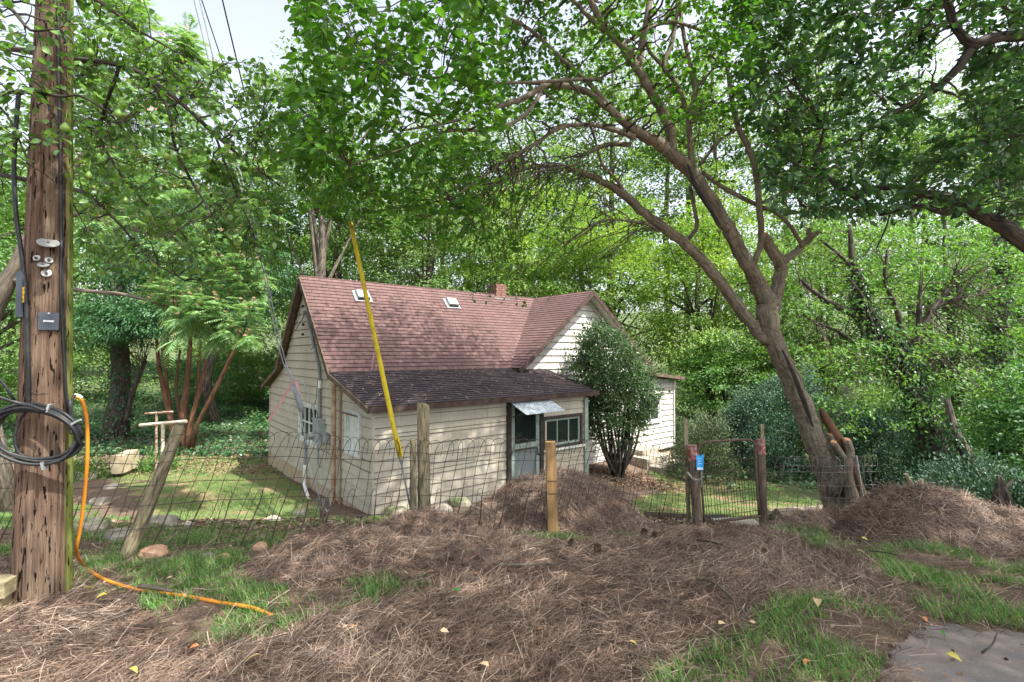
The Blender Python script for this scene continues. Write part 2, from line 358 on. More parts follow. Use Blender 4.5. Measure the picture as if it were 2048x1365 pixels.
def gz(x, y): return H(x, y) + (1 - sm(y, 9, 14)) * sm(y, 0, 1) * .012 * fbm2(x, y, 3.0)
N = 195000
x = rng.uniform(-5.4, 5.8, N); y = 1.9 + (5.9 - 1.9) * rng.random(N) ** 1.25
keep = (np.abs(x) < y * 1.12 + .3) & ~(inpoly(x + fbm2(x, y, 5) * .08, y + fbm2(y, x, 5) * .06, PATH) & (rng.random(N) > .05)) & ~inpoly(x - .12, y + .12, PATH)
fn = fbm2(x, y, 2.5, 3) * .22
ing = in_any(x + fn * .6, y + fn * .4, GRASS); keep &= ~(ing & (rng.random(N) < .80))
keep &= ~(in_any(x, y, SPARSE) & (rng.random(N) < .75)) & ~((x < -2.2) & (y > 4.0) & (rng.random(N) < .75))
x, y = x[keep], y[keep]; n = len(x)
ang = 1.3 * fbm2(x, y, 1.1, 5) + rng.normal(0, 1.15, n); el = rng.normal(.07, .2, n)
d = np.stack([np.cos(ang) * np.cos(el), np.sin(ang) * np.cos(el), np.sin(el)], 1)
z = gz(x, y) + .004 + .022 * rng.random(n) ** 2 + .014 * np.clip(fbm2(x, y, 6, 4), 0, 1)
mb = MB(); bd = np.stack([-np.sin(ang), np.cos(ang), -.3 + 0 * ang], 1) * (rng.normal(0, .035, n))[:, None]
strips(mb, np.stack([x, y, z], 1), d, nrm(np.array([0, 0, 1.]) + rng.normal(0, .35, (n, 3))), rng.uniform(.06, .17, n), rng.uniform(.0008, .0014, n) * (.7 + y * .17), bd, 3,
       rnd=np.clip(rng.normal(.46, .24, n) + .13 * fbm2(x, y, 1.8, 9) + .09 * fbm2(x, y, 7, 4), 0, 1), taper=False)
mb.build('pine_straw', M['needle'], kind='stuff')

def blades(poly_list, per_m2, hmin, hmax, w, clump, g=rng, thin=0.0, seedv=0):
    out = []
    for q in poly_list:
        q = np.array(q); x0, y0 = q.min(0); x1, y1 = q.max(0); n = int((x1 - x0) * (y1 - y0) * per_m2)
        x = g.uniform(x0, x1, n); y = g.uniform(y0, y1, n); f = fbm2(x, y, 2.5, 3) * .22
        k = inpoly(x + f * .6, y + f * .4, [tuple(t) for t in q]); c = fbm2(x, y, clump, 7 + seedv)
        k &= c + g.normal(0, .35, n) > thin; out.append(np.stack([x[k], y[k], c[k]], 1))
    a = np.concatenate(out); n = len(a); mb = MB()
    an = g.uniform(0, 6.28, n); lean = np.abs(g.normal(.35, .28, n)); Ln = g.uniform(hmin, hmax, n) * (.75 + .35 * np.clip(a[:, 2], -1, 1))
    d = nrm(np.stack([np.cos(an) * lean, np.sin(an) * lean, np.ones(n)], 1))
    bd = np.stack([np.cos(an), np.sin(an), -.45 * np.ones(n)], 1) * (Ln * g.uniform(.15, .6, n))[:, None]
    up = np.stack([np.cos(an + 1.2), np.sin(an + 1.2), .2 * np.ones(n)], 1)
    strips(mb, np.stack([a[:, 0], a[:, 1], gz(a[:, 0], a[:, 1])], 1), d, np.cross(d, up), Ln, w * g.uniform(.7, 1.3, n), bd, 3, g)
    return mb
blades(GRASS, 6200, .035, .12, .0030, 3.6, thin=-.02).build('grass', M['grass'], kind='stuff')
blades(SPARSE, 4200, .03, .10, .0030, 4, thin=.05, seedv=3).build('grass_sprigs', M['grass'], kind='stuff')
blades([LAWN_L, LAWN_R], 900, .03, .06, .006, 1.0, thin=-.5, seedv=5).build('lawn_grass', M['lawn_blade'], kind='stuff')

def litter_patch(n, fx, fy, size, mat, name, lift=.01):
    x, y = fx, fy; n = len(x); an = rng.uniform(0, 6.28, n); d = nrm(np.stack([np.cos(an), np.sin(an), rng.normal(0, .25, n)], 1)); mb = MB(); sz = np.where(y < 5.6, .4, 1) * size
    leaves(mb, np.stack([x, y, H(x, y) + lift + .02 * rng.random(n)], 1), d, nrm(np.array([0, 0, 1.]) + rng.normal(0, .4, (n, 3))), sz * rng.uniform(.6, 1.3, n), sz * .33, fine=False, curl=.2)
    return mb.build(name, mat, kind='stuff')
cx_, cy_ = rng.normal(3.0, .75, 4500), rng.normal(13.7, .6, 4500)
x2 = rng.uniform(-5, -1.6, 4000); y2 = rng.uniform(4.6, 8.0, 4000)
x3 = rng.uniform(-14, -5, 7000); y3 = rng.uniform(13.8, 20, 7000)
x4 = rng.uniform(-1.2, 3, 1500); y4 = rng.uniform(5.5, 8.5, 1500)
x5 = rng.uniform(-4.5, 4.8, 900); y5 = rng.uniform(2.2, 5.6, 900)
x6 = rng.uniform(9, 30, 6000); y6 = rng.uniform(12, 34, 6000)
litter_patch(0, np.r_[cx_, x2, x3, x4, x5, x6], np.r_[cy_, y2, y3, y4, y5, y6], .075, M['litter'], 'leaf_litter', .02)
xi = np.r_[rng.uniform(-34, -6.5, 26000), rng.uniform(6, 34, 16000)]; yi = np.r_[16.5 + 16 * rng.random(26000) ** 1.3, rng.uniform(9.5, 34, 16000)]
kk = ~((xi > 6) & (yi < 14 - .0 * xi) & (xi < 8.5)); xi, yi = xi[kk], yi[kk]; n = len(xi); an = rng.uniform(0, 6.28, n)
mb = MB(); leaves(mb, np.stack([xi, yi, H(xi, yi) + .05 + .16 * rng.random(n)], 1), nrm(np.stack([np.cos(an), np.sin(an), rng.normal(-.2, .3, n)], 1)),
                  nrm(np.array([0, -.25, 1.]) + rng.normal(0, .4, (n, 3))), rng.uniform(.09, .18, n), .055, fine=False); mb.build('ivy_ground_cover', M['ivy'], kind='stuff')
# ------------------------------------------------------------------ house (local x along the front, y towards the back)
def siding_mat(name, c1, c2, dirt):
    m, n, l, b = newmat(name); v = coords(n, l); t = noise(n, l, v, 1.3, 5); v2 = coords(n, l, scale=(14, 14, 1.2)); t2 = noise(n, l, v2, 1, 5, .7)
    r = ramp(n, [(.35, c1), (.65, c2)]); l.new(t.outputs[0], r.inputs[0]); r2 = ramp(n, [(.28, dirt), (.5, (1, 1, 1))]); l.new(t2.outputs[0], r2.inputs[0])
    l.new(mix(n, l, .55, r.outputs[0], mix(n, l, 1.0, r.outputs[0], r2.outputs[0], 'MULTIPLY')), b.inputs['Base Color'])
    b.inputs['Roughness'].default_value = .6; b.inputs['Specular IOR Level'].default_value = .3; bump(n, l, t2.outputs[0], b, .08, .003); return m
M['siding'] = siding_mat('siding', (.40, .365, .295), (.48, .445, .365), (.6, .5, .4))
M['siding_grey'] = siding_mat('siding_grey', (.47, .455, .425), (.54, .52, .49), (.65, .6, .55))
M['lap_shade_grime'] = simple('lap_shade_grime', (.10, .085, .065), (.18, .155, .12), 20, .95, bmp=0)  # dark colour for board tops, standing for lap shadow as well as dirt
M['white_paint'] = simple('white_paint', (.50, .52, .50), (.68, .70, .68), 9, .6)
M['peel'] = simple('peeling_paint', (.30, .28, .23), (.66, .68, .64), 14, .8, lo=.42, hi=.52)
M['green_trim'] = simple('green_trim', (.20, .25, .22), (.30, .36, .32), 8, .6)
M['dark_trim'] = simple('dark_trim', (.022, .020, .018), (.06, .05, .042), 12, .8)
M['fascia'] = simple('fascia', (.035, .025, .022), (.09, .055, .045), 5, .85)
M['brown_wood'] = simple('brown_wood', (.07, .05, .038), (.16, .12, .085), 8, .85)
M['soffit'] = simple('soffit', (.42, .40, .35), (.55, .52, .46), 5, .8)
M['concrete'] = simple('concrete', (.26, .23, .19), (.42, .38, .31), 6, .95, bmp=.6)
M['foundation'] = simple('foundation', (.36, .27, .18), (.50, .42, .30), 5, .95, bmp=.5)
M['rust'] = simple('rust', (.16, .075, .045), (.42, .33, .25), 12, .85, bmp=.5, lo=.42, hi=.58)
M['rust_dark'] = simple('rust_dark', (.065, .045, .036), (.15, .10, .08), 30, .85, bmp=.4)
M['rust_red'] = simple('rust_red', (.23, .065, .055), (.40, .34, .30), 18, .8, lo=.45, hi=.7)
M['pipe_rust'] = simple('pipe_rust', (.22, .11, .06), (.50, .38, .27), 7, .85, sc=(1, 1, .6), bmp=.3)
M['grey_pvc'] = simple('grey_pvc', (.20, .22, .24), (.28, .30, .32), 6, .5)
M['white_pvc'] = simple('white_pvc', (.72, .72, .70), (.82, .82, .80), 6, .4)
M['grey_metal'] = simple('grey_metal', (.25, .28, .30), (.36, .40, .42), 8, .5, metal=.2)
M['galv'] = simple('galvanised', (.28, .30, .29), (.44, .46, .44), 14, .45, metal=.6)
M['awning'] = simple('awning_sheet', (.20, .23, .25), (.50, .55, .58), 22, .5, lo=.4, hi=.6)
M['interior'] = simple('interior', (.10, .09, .08), (.16, .14, .12), 3, .9)
M['black'] = simple('black_rubber', (.012, .013, .015), (.03, .032, .035), 10, .45, bmp=0)
M['wire'] = simple('wire', (.035, .028, .024), (.09, .065, .05), 30, .7, bmp=0)
M['wire_pale'] = simple('wire_pale', (.10, .085, .07), (.2, .18, .155), 30, .6, bmp=0)
M['yellow'] = simple('yellow_plastic', (.40, .30, .03), (.66, .52, .03), 9, .55, bmp=0, lo=.3, hi=.5)
M['orange'] = simple('orange_conduit', (.42, .17, .03), (.66, .25, .025), 12, .5, bmp=0, lo=.3, hi=.5)
M['brick'] = simple('brick', (.13, .065, .052), (.25, .14, .11), 14, .9, bmp=.5)
gl, n_, l_, b_ = newmat('glass'); b_.inputs['Base Color'].default_value = (.02, .03, .03, 1); b_.inputs['Roughness'].default_value = .06
tr = n_.new('ShaderNodeBsdfTransparent'); ms = n_.new('ShaderNodeMixShader'); ms.inputs[0].default_value = .45; tr.inputs[0].default_value = (.8, .88, .86, 1)
l_.new(tr.outputs[0], ms.inputs[1]); l_.new(b_.outputs[0], ms.inputs[2]); l_.new(ms.outputs[0], n_['Material Output'].inputs[0]); M['glass'] = gl
sc, n_, l_, b_ = newmat('door_screen'); b_.inputs['Base Color'].default_value = (.16, .19, .19, 1); b_.inputs['Roughness'].default_value = .5
M['screen'] = sc
dg, n_, l_, b_ = newmat('dark_pane'); b_.inputs['Base Color'].default_value = (.03, .04, .04, 1); b_.inputs['Roughness'].default_value = .08; M['dark_pane'] = dg

def shingle(name, ca, cb, cc):
    m, n, l, b = newmat(name); at = n.new('ShaderNodeAttribute'); at.attribute_name = 'bk'
    br = n.new('ShaderNodeTexBrick'); l.new(at.outputs['Vector'], br.inputs['Vector']); br.inputs['Scale'].default_value = 1
    br.inputs['Brick Width'].default_value = .30; br.inputs['Row Height'].default_value = .127; br.inputs['Mortar Size'].default_value = .006
    br.inputs['Color1'].default_value = (.88, .88, .88, 1); br.inputs['Color2'].default_value = (1.08, 1.08, 1.08, 1); br.inputs['Mortar'].default_value = (.35, .35, .35, 1); br.inputs['Bias'].default_value = 0
    v = coords(n, l); t = noise(n, l, v, .9, 5, .6); t2 = noise(n, l, v, 70, 3, .8)
    vs = coords(n, l, attr='bk', scale=(3.2, .45, 1)); ts = noise(n, l, vs, 1, 5, .7); av = n.new('ShaderNodeMath'); av.operation = 'ADD'; l.new(t.outputs[0], av.inputs[0]); l.new(ts.outputs[0], av.inputs[1]); hf = n.new('ShaderNodeMath'); hf.operation = 'MULTIPLY'; l.new(av.outputs[0], hf.inputs[0]); hf.inputs[1].default_value = .5
    r = ramp(n, [(.36, ca), (.5, cb), (.64, cc)]); l.new(hf.outputs[0], r.inputs[0])
    r2 = ramp(n, [(.3, (.7, .7, .7)), (.7, (1.25, 1.25, 1.25))]); l.new(t2.outputs[0], r2.inputs[0])
    c = mix(n, l, 1.0, r.outputs[0], br.outputs[0], 'MULTIPLY'); l.new(mix(n, l, 1.0, c, r2.outputs[0], 'MULTIPLY'), b.inputs['Base Color'])
    b.inputs['Roughness'].default_value = .92; b.inputs['Specular IOR Level'].default_value = .15; bump(n, l, br.outputs[0], b, .5, .006); return m
M['shingle_red'] = shingle('shingle_red', (.105, .066, .064), (.128, .079, .075), (.155, .097, .09))
M['shingle_dark'] = shingle('shingle_dark', (.040, .032, .037), (.058, .045, .050), (.095, .068, .070))

HO = np.array([-2.59, 9.1, -1.4]); HA = math.atan2(.628, .778)
house = empty('wooden_house', tuple(HO), 'cream clapboard cottage with steep red shingle roof and a low lean-to in front', 'house', rz=HA)
def hw(x, y, z):  # local -> world
    c, s = math.cos(HA), math.sin(HA); return np.array([HO[0] + x * c - y * s, HO[1] + x * s + y * c, HO[2] + z])
def lapped(mb, o, u, n, v, lo, hi, v0, v1, ex=.2035, out=.026, holes=(), jit=0.0, g=rng, lap_shade_grime=True):
    """overlapping courses in the plane through o spanned by u and v (up), facing n; lo/hi give the u limits at height t"""
    o, u, n, v = [np.array(a, float) for a in (o, u, n, v)]
    cuts = sorted(set([round(v0 + k * ex, 5) for k in range(int((v1 - v0) / ex) + 1)] + [v1] + [h[k] for h in holes for k in (2, 3) if v0 < h[k] < v1]))
    for a, b in zip(cuts[:-1], cuts[1:]):
        if b - a < 1e-4: continue
        k = math.floor((a - v0 + 1e-6) / ex); fa = (a - v0 - k * ex) / ex; fb = min(1, (b - v0 - k * ex) / ex)
        oa = out * (1 - fa) + .001; ob = out * (1 - fb) + .001; mid = (a + b) / 2
        segs = [(None, None)]; xs = []
        for h in holes:
            if h[2] < mid < h[3]: xs.append((h[0], h[1]))
        xs.sort(); pieces = []; cur = None
        for h0, h1 in xs: pieces.append((cur, h0)); cur = h1
        pieces.append((cur, None))
        for p0, p1 in pieces:
            la, lb = (lo(a), lo(b)) if p0 is None else (p0, p0); ha, hb = (hi(a), hi(b)) if p1 is None else (p1, p1)
            if ha - la < .01 and hb - lb < .01: continue
            hb = max(hb, lb); ha = max(ha, la); nseg = max(1, int((ha - la) / 1.2)) if jit else 1
            for q in range(nseg):
                f0, f1 = q / nseg, (q + 1) / nseg; j = jit * g.normal() if jit else 0; oa2 = oa + abs(j)
                A0, A1, B0, B1 = la + (ha - la) * f0, la + (ha - la) * f1, lb + (hb - lb) * f0, lb + (hb - lb) * f1
                V = np.array([o + u * A0 + v * a + n * oa2, o + u * A1 + v * a + n * oa2, o + u * B1 + v * b + n * ob, o + u * B0 + v * b + n * ob,
                              o + u * A0 + v * a - n * .002, o + u * A1 + v * a - n * .002])
                bk = np.array([[A0, a, 0], [A1, a, 0], [B1, b, 0], [B0, b, 0], [A0, a, 0], [A1, a, 0]], float)
                if lap_shade_grime and b - a > .05:  # top strip of each board: shadow under the lap, plus grime, put into the colour
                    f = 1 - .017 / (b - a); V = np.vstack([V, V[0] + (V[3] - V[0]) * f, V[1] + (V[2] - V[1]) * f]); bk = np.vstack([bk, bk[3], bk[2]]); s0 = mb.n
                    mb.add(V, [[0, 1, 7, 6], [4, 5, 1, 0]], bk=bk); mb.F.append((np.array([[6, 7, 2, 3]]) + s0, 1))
                else: mb.add(V, [[0, 1, 2, 3], [4, 5, 1, 0]], bk=bk)
Z1 = (0, 0, 1)
# gable end wall (x = 0): lean-to part, main part, rear lean-to part, all one face
def gable_lo(z): # smallest y at height z
    if z <= 1.90: return 0.0
    if z <= 2.52: return (z - 1.90) / .30
    return 2.06 + (z - 2.52) / 1.037
def gable_hi(z):
    if z <= 1.98: return 7.94
    if z <= 2.52: return 7.94 - (z - 1.98) / .40
    return 6.5 - (z - 2.52) / 1.037
side_holes = [(.53, 1.32, .97, 1.85), (3.10, 4.68, .77, 1.78)]
mb = MB(); lapped(mb, (0, 0, 0), (0, 1, 0), (-1, 0, 0), Z1, gable_lo, gable_hi, -.02, 4.86, holes=side_holes); mb.build('wall', [M['siding'], M['lap_shade_grime']], house, label='cream siding under the main gable')
# lean-to front wall (y = 0)
LH = [(3.15, 4.26, -.8, 1.98), (4.26, 5.62, .68, 1.48)]
mb = MB(); lapped(mb, (0, 0, 0), (1, 0, 0), (0, -1, 0), Z1, lambda z: 0, lambda z: 5.8, -.63, 1.93, holes=LH); mb.build('wall', [M['siding'], M['lap_shade_grime']], house, label='lean-to siding in the shade')
# lean-to right end wall
mb = MB(); lapped(mb, (5.8, 0, 0), (0, 1, 0), (1, 0, 0), Z1, lambda z: max(0, (z - 1.9) / .3), lambda z: 1.80, -.63, 2.4); mb.build('wall', [M['siding'], M['lap_shade_grime']], house)
# cross gable front wall (y = 1.83)
def cg_lo(z): return 5.15 if z < 2.6 else 7.81 - (4.86 - z) / .803 
def cg_hi(z): return 12.66 if z < 2.02 else (12.66 - (z - 2.02) / .12 if z < 2.28 else 7.81 + (4.86 - z) / .803)
WH = [(7.25, 8.2, .55, 1.65), (10.6, 11.8, .5, 1.5)]
mb = MB(); lapped(mb, (0, 1.83, 0), (1, 0, 0), (0, -1, 0), Z1, cg_lo, cg_hi, -.5, 4.84, holes=WH); mb.build('wall', [M['siding_grey'], M['lap_shade_grime']], house, label='greyish white siding of the front gable')
# hidden main front wall behind the lean-to, shows through the porch window
mb = MB(); lapped(mb, (0, 1.97, 0), (1, 0, 0), (0, -1, 0), Z1, lambda z: .1, lambda z: 5.1, -.5, 2.4); mb.build('wall', [M['siding_grey'], M['lap_shade_grime']], house, label='old outer siding inside the porch')
# far walls
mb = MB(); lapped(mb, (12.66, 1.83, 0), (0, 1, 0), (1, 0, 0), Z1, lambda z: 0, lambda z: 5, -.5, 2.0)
mb.build('wall', [M['siding_grey'], M['lap_shade_grime']], house)
mb = MB(); lapped(mb, (0, 7.94, 0), (1, 0, 0), (0, 1, 0), Z1, lambda z: 0, lambda z: 10.5, -.5, 2.0); mb.build('wall', [M['siding'], M['lap_shade_grime']], house)
# corner boards and post
mb = MB(); mb.box((-.012, -.012, .66), (.05, .05, 2.56)); mb.build('corner_board', M['siding'], house); mb = MB(); mb.box((-.012, 7.95, .75), (.05, .05, 2.4)); mb.build('corner_board', M['siding'], house)
mb = MB(); mb.box((5.77, -.035, .62), (.13, .07, 2.5)); mb.box((5.835, .02, .62), (.03, .13, 2.5)); mb.box((5.77, -.045, 1.78), (.17, .1, .04)); mb.build('corner_post', M['green_trim'], house)
mb = MB(); mb.box((12.67, 1.80, .76), (.06, .06, 2.5)); mb.build('corner_board', M['siding_grey'], house)
# foundation
mb = MB(); mb.box((5.2, 4.9, -.72), (10.2, 5.9, .5)); mb.box((11.5, 4.2, -.72), (2.2, 4.6, .5)); mb.box((2.9, .95, -.72), (5.7, 1.8, .5)); mb.box((.04, 4, -.32), (.06, 7.8, .66)); mb.build('foundation', M['foundation'], house)
mb = MB(); mb.box((2.9, .98, -.12), (5.6, 1.7, .06)); mb.build('porch_floor', M['interior'], house)

# roofs
def slope_frame(a, b, up):  # a->b along the eave, up = vector up the slope
    u = np.array(b, float) - np.array(a, float); u /= np.linalg.norm(u); v = np.array(up, float); v /= np.linalg.norm(v); n = np.cross(u, v); return u, v, n
c1 = 1 / math.hypot(1, 1.037)
def roof(name, segs, mat, label=None):
    mb = MB(); und = MB()
    for o, u, v, n, lo, hi, v0, v1, zl in segs:
        lapped(mb, o, u, n, v, lo, hi, v0, v1, ex=.127, out=.011, jit=.0014, lap_shade_grime=False)
        o, u, v, n = [np.array(q, float) for q in (o, u, v, n)]
        V = [o + u * lo(v0) + v * v0, o + u * hi(v0) + v * v0, o + u * hi(v1) + v * v1, o + u * lo(v1) + v * v1]
        W = [q - n * .05 for q in V]; und.add(V + W, [[3, 2, 1, 0], [4, 5, 6, 7], [0, 1, 5, 4], [1, 2, 6, 5], [2, 3, 7, 6], [3, 0, 4, 7]])
    r = mb.build(name, mat, house, label=label); und.build('roof_deck', M['brown_wood'], r); return r
u, v_, n = slope_frame((0, 0, 0), (1, 0, 0), (0, 1, 1.037)); LM = 2.315 / c1 * 1.0
VL = (4.28 - 1.965) * math.hypot(1, 1.037)
main_front = ((0, 1.965, 2.60), u, v_, n, lambda t: -.18, lambda t: 4.83 + (7.81 - 4.83) * t / VL, 0, VL, 0)
u2, v2, n2 = slope_frame((1, 0, 0), (0, 0, 0), (0, -1, 1.037))
main_back = ((7.81, 6.595, 2.60), u2, v2, n2, lambda t: (7.81 - 4.83) * (1 - t / VL), lambda t: 7.99, 0, VL, 0)
CL = (7.81 - 4.83) * math.hypot(1, .803)
u3, v3, n3 = slope_frame((0, 1, 0), (0, 0, 0), (1, 0, .803))  # left slope of cross gable, u runs towards -y
wing_left = ((4.83, 1.965, 2.607), u3, v3, n3, lambda t: -(4.28 - 1.965) * t / CL, lambda t: .48, 0, CL, 0)
CR = (10.72 - 7.81) * math.hypot(1, .803)
u4, v4, n4 = slope_frame((0, 0, 0), (0, 1, 0), (-1, 0, .803))
wing_right = ((10.72, 1.485, 2.663), u4, v4, n4, lambda t: 0, lambda t: 5.6, 0, CR, 0)
wing_back_l = ((4.83, 6.6, 2.607), u3, v3, n3, lambda t: -.4, lambda t: 2.3 * t / CL, 0, CL, 0)
roof_main = roof('roof', [main_front, main_back, wing_left, wing_right, wing_back_l], M['shingle_red'], 'steep roof of weathered red shingles')
ul, vl, nl = slope_frame((0, 0, 0), (1, 0, 0), (0, 1, .262)); LL = 2.19 * math.hypot(1, .262)
lean = ((0, -.21, 2.03), ul, vl, nl, lambda t: -.18, lambda t: 6.07, 0, LL, 0)
roof_lean = roof('roof', [lean], M['shingle_dark'], 'low lean-to roof of darkened shingles')
mb = MB(); g_ = np.random.default_rng(3); nn_ = 420; xx_ = g_.uniform(-.1, 6.0, nn_); tt_ = g_.random(nn_) ** .8 * 2.1; an_ = g_.uniform(0, 6.28, nn_)
strips(mb, np.stack([xx_, -.2 + tt_, 2.05 + tt_ * .262 + .012], 1), nrm(np.stack([np.cos(an_), np.sin(an_), np.sin(an_) * .262 + .03], 1)), np.tile([0, -.25, 1.], (nn_, 1)), g_.uniform(.05, .15, nn_), .0035, np.zeros((nn_, 3)), 1, g_, rnd=g_.uniform(.6, 1, nn_), taper=False)
mb.build('fallen_needles', M['needle'], roof_lean, kind='stuff')
ub, vb, nb = slope_frame((1, 0, 0), (0, 0, 0), (0, -1, .33)); LB = 1.80 * math.hypot(1, .33)
roof('roof', [((7.8, 8.38, 2.01), ub, vb, nb, lambda t: 0, lambda t: 7.98, 0, LB, 0)], M['shingle_red'], 'rear lean-to roof')
ue, ve, ne = slope_frame((0, 0, 0), (0, 1, 0), (-1, 0, .11)); 
roof('roof', [((12.95, 1.55, 2.13), ue, ve, ne, lambda t: 0, lambda t: 5.2, 0, 2.35, 0)], M['fascia'], 'flat shed roof on the far right')
# fascia and rake boards
mb = MB(); mb.box((2.945, -.225, 1.975), (6.26, .028, .10)); mb.build('fascia_board', M['fascia'], house)
mb = MB()
def rk(a, b, w=.03, h=.12): mb.beam(a, b, w, h)
rk((-.19, 4.28, 4.92), (-.19, 1.95, 2.50)); rk((-.19, 1.97, 2.53), (-.19, -.22, 1.965), .03, .10)
mb.build('rake_board', M['brown_wood'], house)
mb = MB(); rk((-.19, 4.28, 4.92), (-.19, 6.6, 2.52)); rk((-.19, 6.58, 2.53), (-.19, 8.38, 1.945), .03, .10); rk((-.12, 4.35, 4.80), (-.12, 6.55, 2.52), .1, .03); mb.build('rake_board', M['brown_wood'], house)
mb = MB(); rk((4.80, 1.475, 2.51), (7.81, 1.475, 4.925), .03, .13); mb.build('rake_board', M['fascia'], house)
mb = MB(); rk((7.81, 1.475, 4.925), (10.74, 1.475, 2.58), .03, .13); mb.build('rake_board', M['fascia'], house)
mb = MB(); rk((12.96, 1.53, 2.08), (10.6, 1.53, 2.33), .03, .12); rk((12.97, 1.5, 2.07), (12.97, 6.8, 2.07), .03, .12); mb.build('fascia_board', M['brown_wood'], house)
mb = MB()
nn3 = np.cross(np.array([0, -1, 0]), nrm(np.array([1, 0, .803])))
mb.beam((5.15, 1.66, 2.80), (7.79, 1.66, 4.85), .34, .012); mb.beam((7.83, 1.66, 4.85), (10.6, 1.66, 2.64), .34, .012)
mb.build('soffit', M['soffit'], house)
mb = MB(); rk((7.85, 1.795, 4.74), (10.5, 1.795, 2.62), .03, .10); mb.build('trim_board', M['soffit'], house)

# windows
def frame_xz(mb, x0, x1, z0, z1, y, w, dpt, axis='x'):
    def bx(cx, cz, sx, sz):
        if axis == 'x': mb.box((cx, y, cz), (sx, dpt, sz))
        else: mb.box((y, cx, cz), (dpt, sx, sz))
    bx((x0 + x1) / 2, z1 - w / 2, x1 - x0, w); bx((x0 + x1) / 2, z0 + w / 2, x1 - x0, w)
    bx(x0 + w / 2, (z0 + z1) / 2, w, z1 - z0 - 2 * w); bx(x1 - w / 2, (z0 + z1) / 2, w, z1 - z0 - 2 * w)
def window(x0, x1, z0, z1, y, out, axis, fw, mat, bars, panemat, label=None, sash=.045):
    s = -1; mb = MB(); frame_xz(mb, x0, x1, z0, z1, y + s * out, fw, .07, axis); w = mb.build('window', mat, house, label=label)
    mb = MB(); a0, a1, b0, b1 = x0 + fw, x1 - fw, z0 + fw, z1 - fw; frame_xz(mb, a0, a1, b0, b1, y + s * (out - .02), sash, .04, axis)
    for k, t in bars:
        if k == 'v': c, sz = ((a0 + (a1 - a0) * t), (b0 + b1) / 2), (.032, b1 - b0 - 2 * sash)
        else: c, sz = ((a0 + a1) / 2, b0 + (b1 - b0) * t), (a1 - a0 - 2 * sash, .032)
        if axis == 'x': mb.box((c[0], y + s * (out - .022), c[1]), (sz[0], .03, sz[1]))
        else: mb.box((y + s * (out - .022), c[0], c[1]), (.03, sz[0], sz[1]))
    mb.build('sash', M['white_paint'] if mat is not M['dark_trim'] else M['green_trim'], w)
    mb = MB()
    if axis == 'x': mb.box(((a0 + a1) / 2, y, (b0 + b1) / 2), (a1 - a0, .006, b1 - b0))
    else: mb.box((y, (a0 + a1) / 2, (b0 + b1) / 2), (.006, a1 - a0, b1 - b0))
    mb.build('pane', panemat, w); return w
w = window(3.10, 4.68, .77, 1.78, 0, .03, 'y', .08, M['peel'], [('v', .27), ('v', .5), ('v', .515), ('v', .76), ('h', .52)], M['dark_pane'], 'double window with peeling white frame')
w = window(.53, 1.32, .97, 1.85, 0, .03, 'y', .06, M['white_paint'], [], M['white_paint'], 'small boarded window painted white')
mb = MB(); M3 = np.array([[math.cos(R(25)), 0, math.sin(R(25))], [0, 1, 0], [-math.sin(R(25)), 0, math.cos(R(25))]])
for k in range(9): mb.box((-.14, .62 + k * .095, 1.80 + (.006 if k % 2 else 0)), (.24, .085, .008), M=M3)
mb.build('window_awning', M['rust_red'], w, label='small rusty red corrugated awning')
w = window(4.26, 5.62, .68, 1.48, 0, .035, 'x', .075, M['dark_trim'], [('v', .34), ('v', .67)], M['glass'], 'wide porch window with a dark surround', sash=.05)
mb = MB(); mb.box((4.94, -.085, .66), (1.42, .07, .05)); mb.build('sill', M['peel'], w)
mb = MB(); mb.box((4.31, -.075, 1.05), (.05, .02, .66)); mb.build('trim_board', M['siding'], w)
w = window(7.25, 8.2, .55, 1.65, 1.83, .03, 'x', .09, M['peel'], [('h', .5)], M['dark_pane'], 'old sash window beside the lean-to')
mb = MB(); mb.box((7.72, 1.76, .53), (1.1, .08, .05)); mb.build('sill', M['peel'], w)
w = window(10.6, 11.8, .5, 1.5, 1.83, .03, 'x', .09, M['white_paint'], [('v', .5), ('h', .5)], M['dark_pane'], 'window behind the camellia')
# door
mb = MB(); mb.box((3.205, -.03, .62), (.11, .09, 2.72)); mb.box((4.20, -.03, .62), (.11, .09, 2.72)); mb.box((3.70, -.03, 1.94), (.88, .09, .08)); fr = mb.build('door_frame', M['dark_trim'], house)
mb = MB(); frame_xz(mb, 3.27, 4.13, -.4, 1.86, -.03, .10, .04); mb.box((3.70, -.03, .86), (.66, .04, .13)); mb.box((3.70, -.028, -.13), (.66, .035, .36))
door = mb.build('door', M['green_trim'], house, label='pale green screen door')
mb = MB(); mb.box((3.70, -.02, 1.34), (.66, .006, .84)); mb.build('pane', M['glass'], door)
mb = MB(); mb.box((3.70, -.022, .425), (.66, .006, .75)); mb.build('screen', M['screen'], door)
mb = MB(); mb.box((3.70, -.055, .055), (.70, .012, .05)); mb.build('trim_board', M['dark_trim'], door); mb = MB(); mb.box((3.70, -.055, .79), (.68, .012, .035)); mb.build('trim_board', M['dark_trim'], door)
mb = MB(); mb.lathe((4.07, -.05, .62), [(0, 0), (.02, 0), (.02, .03), (.028, .04), (.02, .06), (0, .06)], (0, -1, 0), 10); mb.box((4.07, -.055, .7), (.03, .01, .14)); mb.build('handle', M['black'], door)
mb = MB(); c20, s20 = math.cos(R(22)), math.sin(R(22)); MA = np.array([[1, 0, 0], [0, c20, -s20 * -1], [0, -s20 * -1 * -1, c20]])
MA = np.array([[1, 0, 0], [0, c20, -s20], [0, s20, c20]])
mb.box((3.80, -.36, 1.80), (1.22, .66, .012), M=MA); aw = mb.build('door_awning', M['awning'], house, label='small flat sheet metal awning over the door')
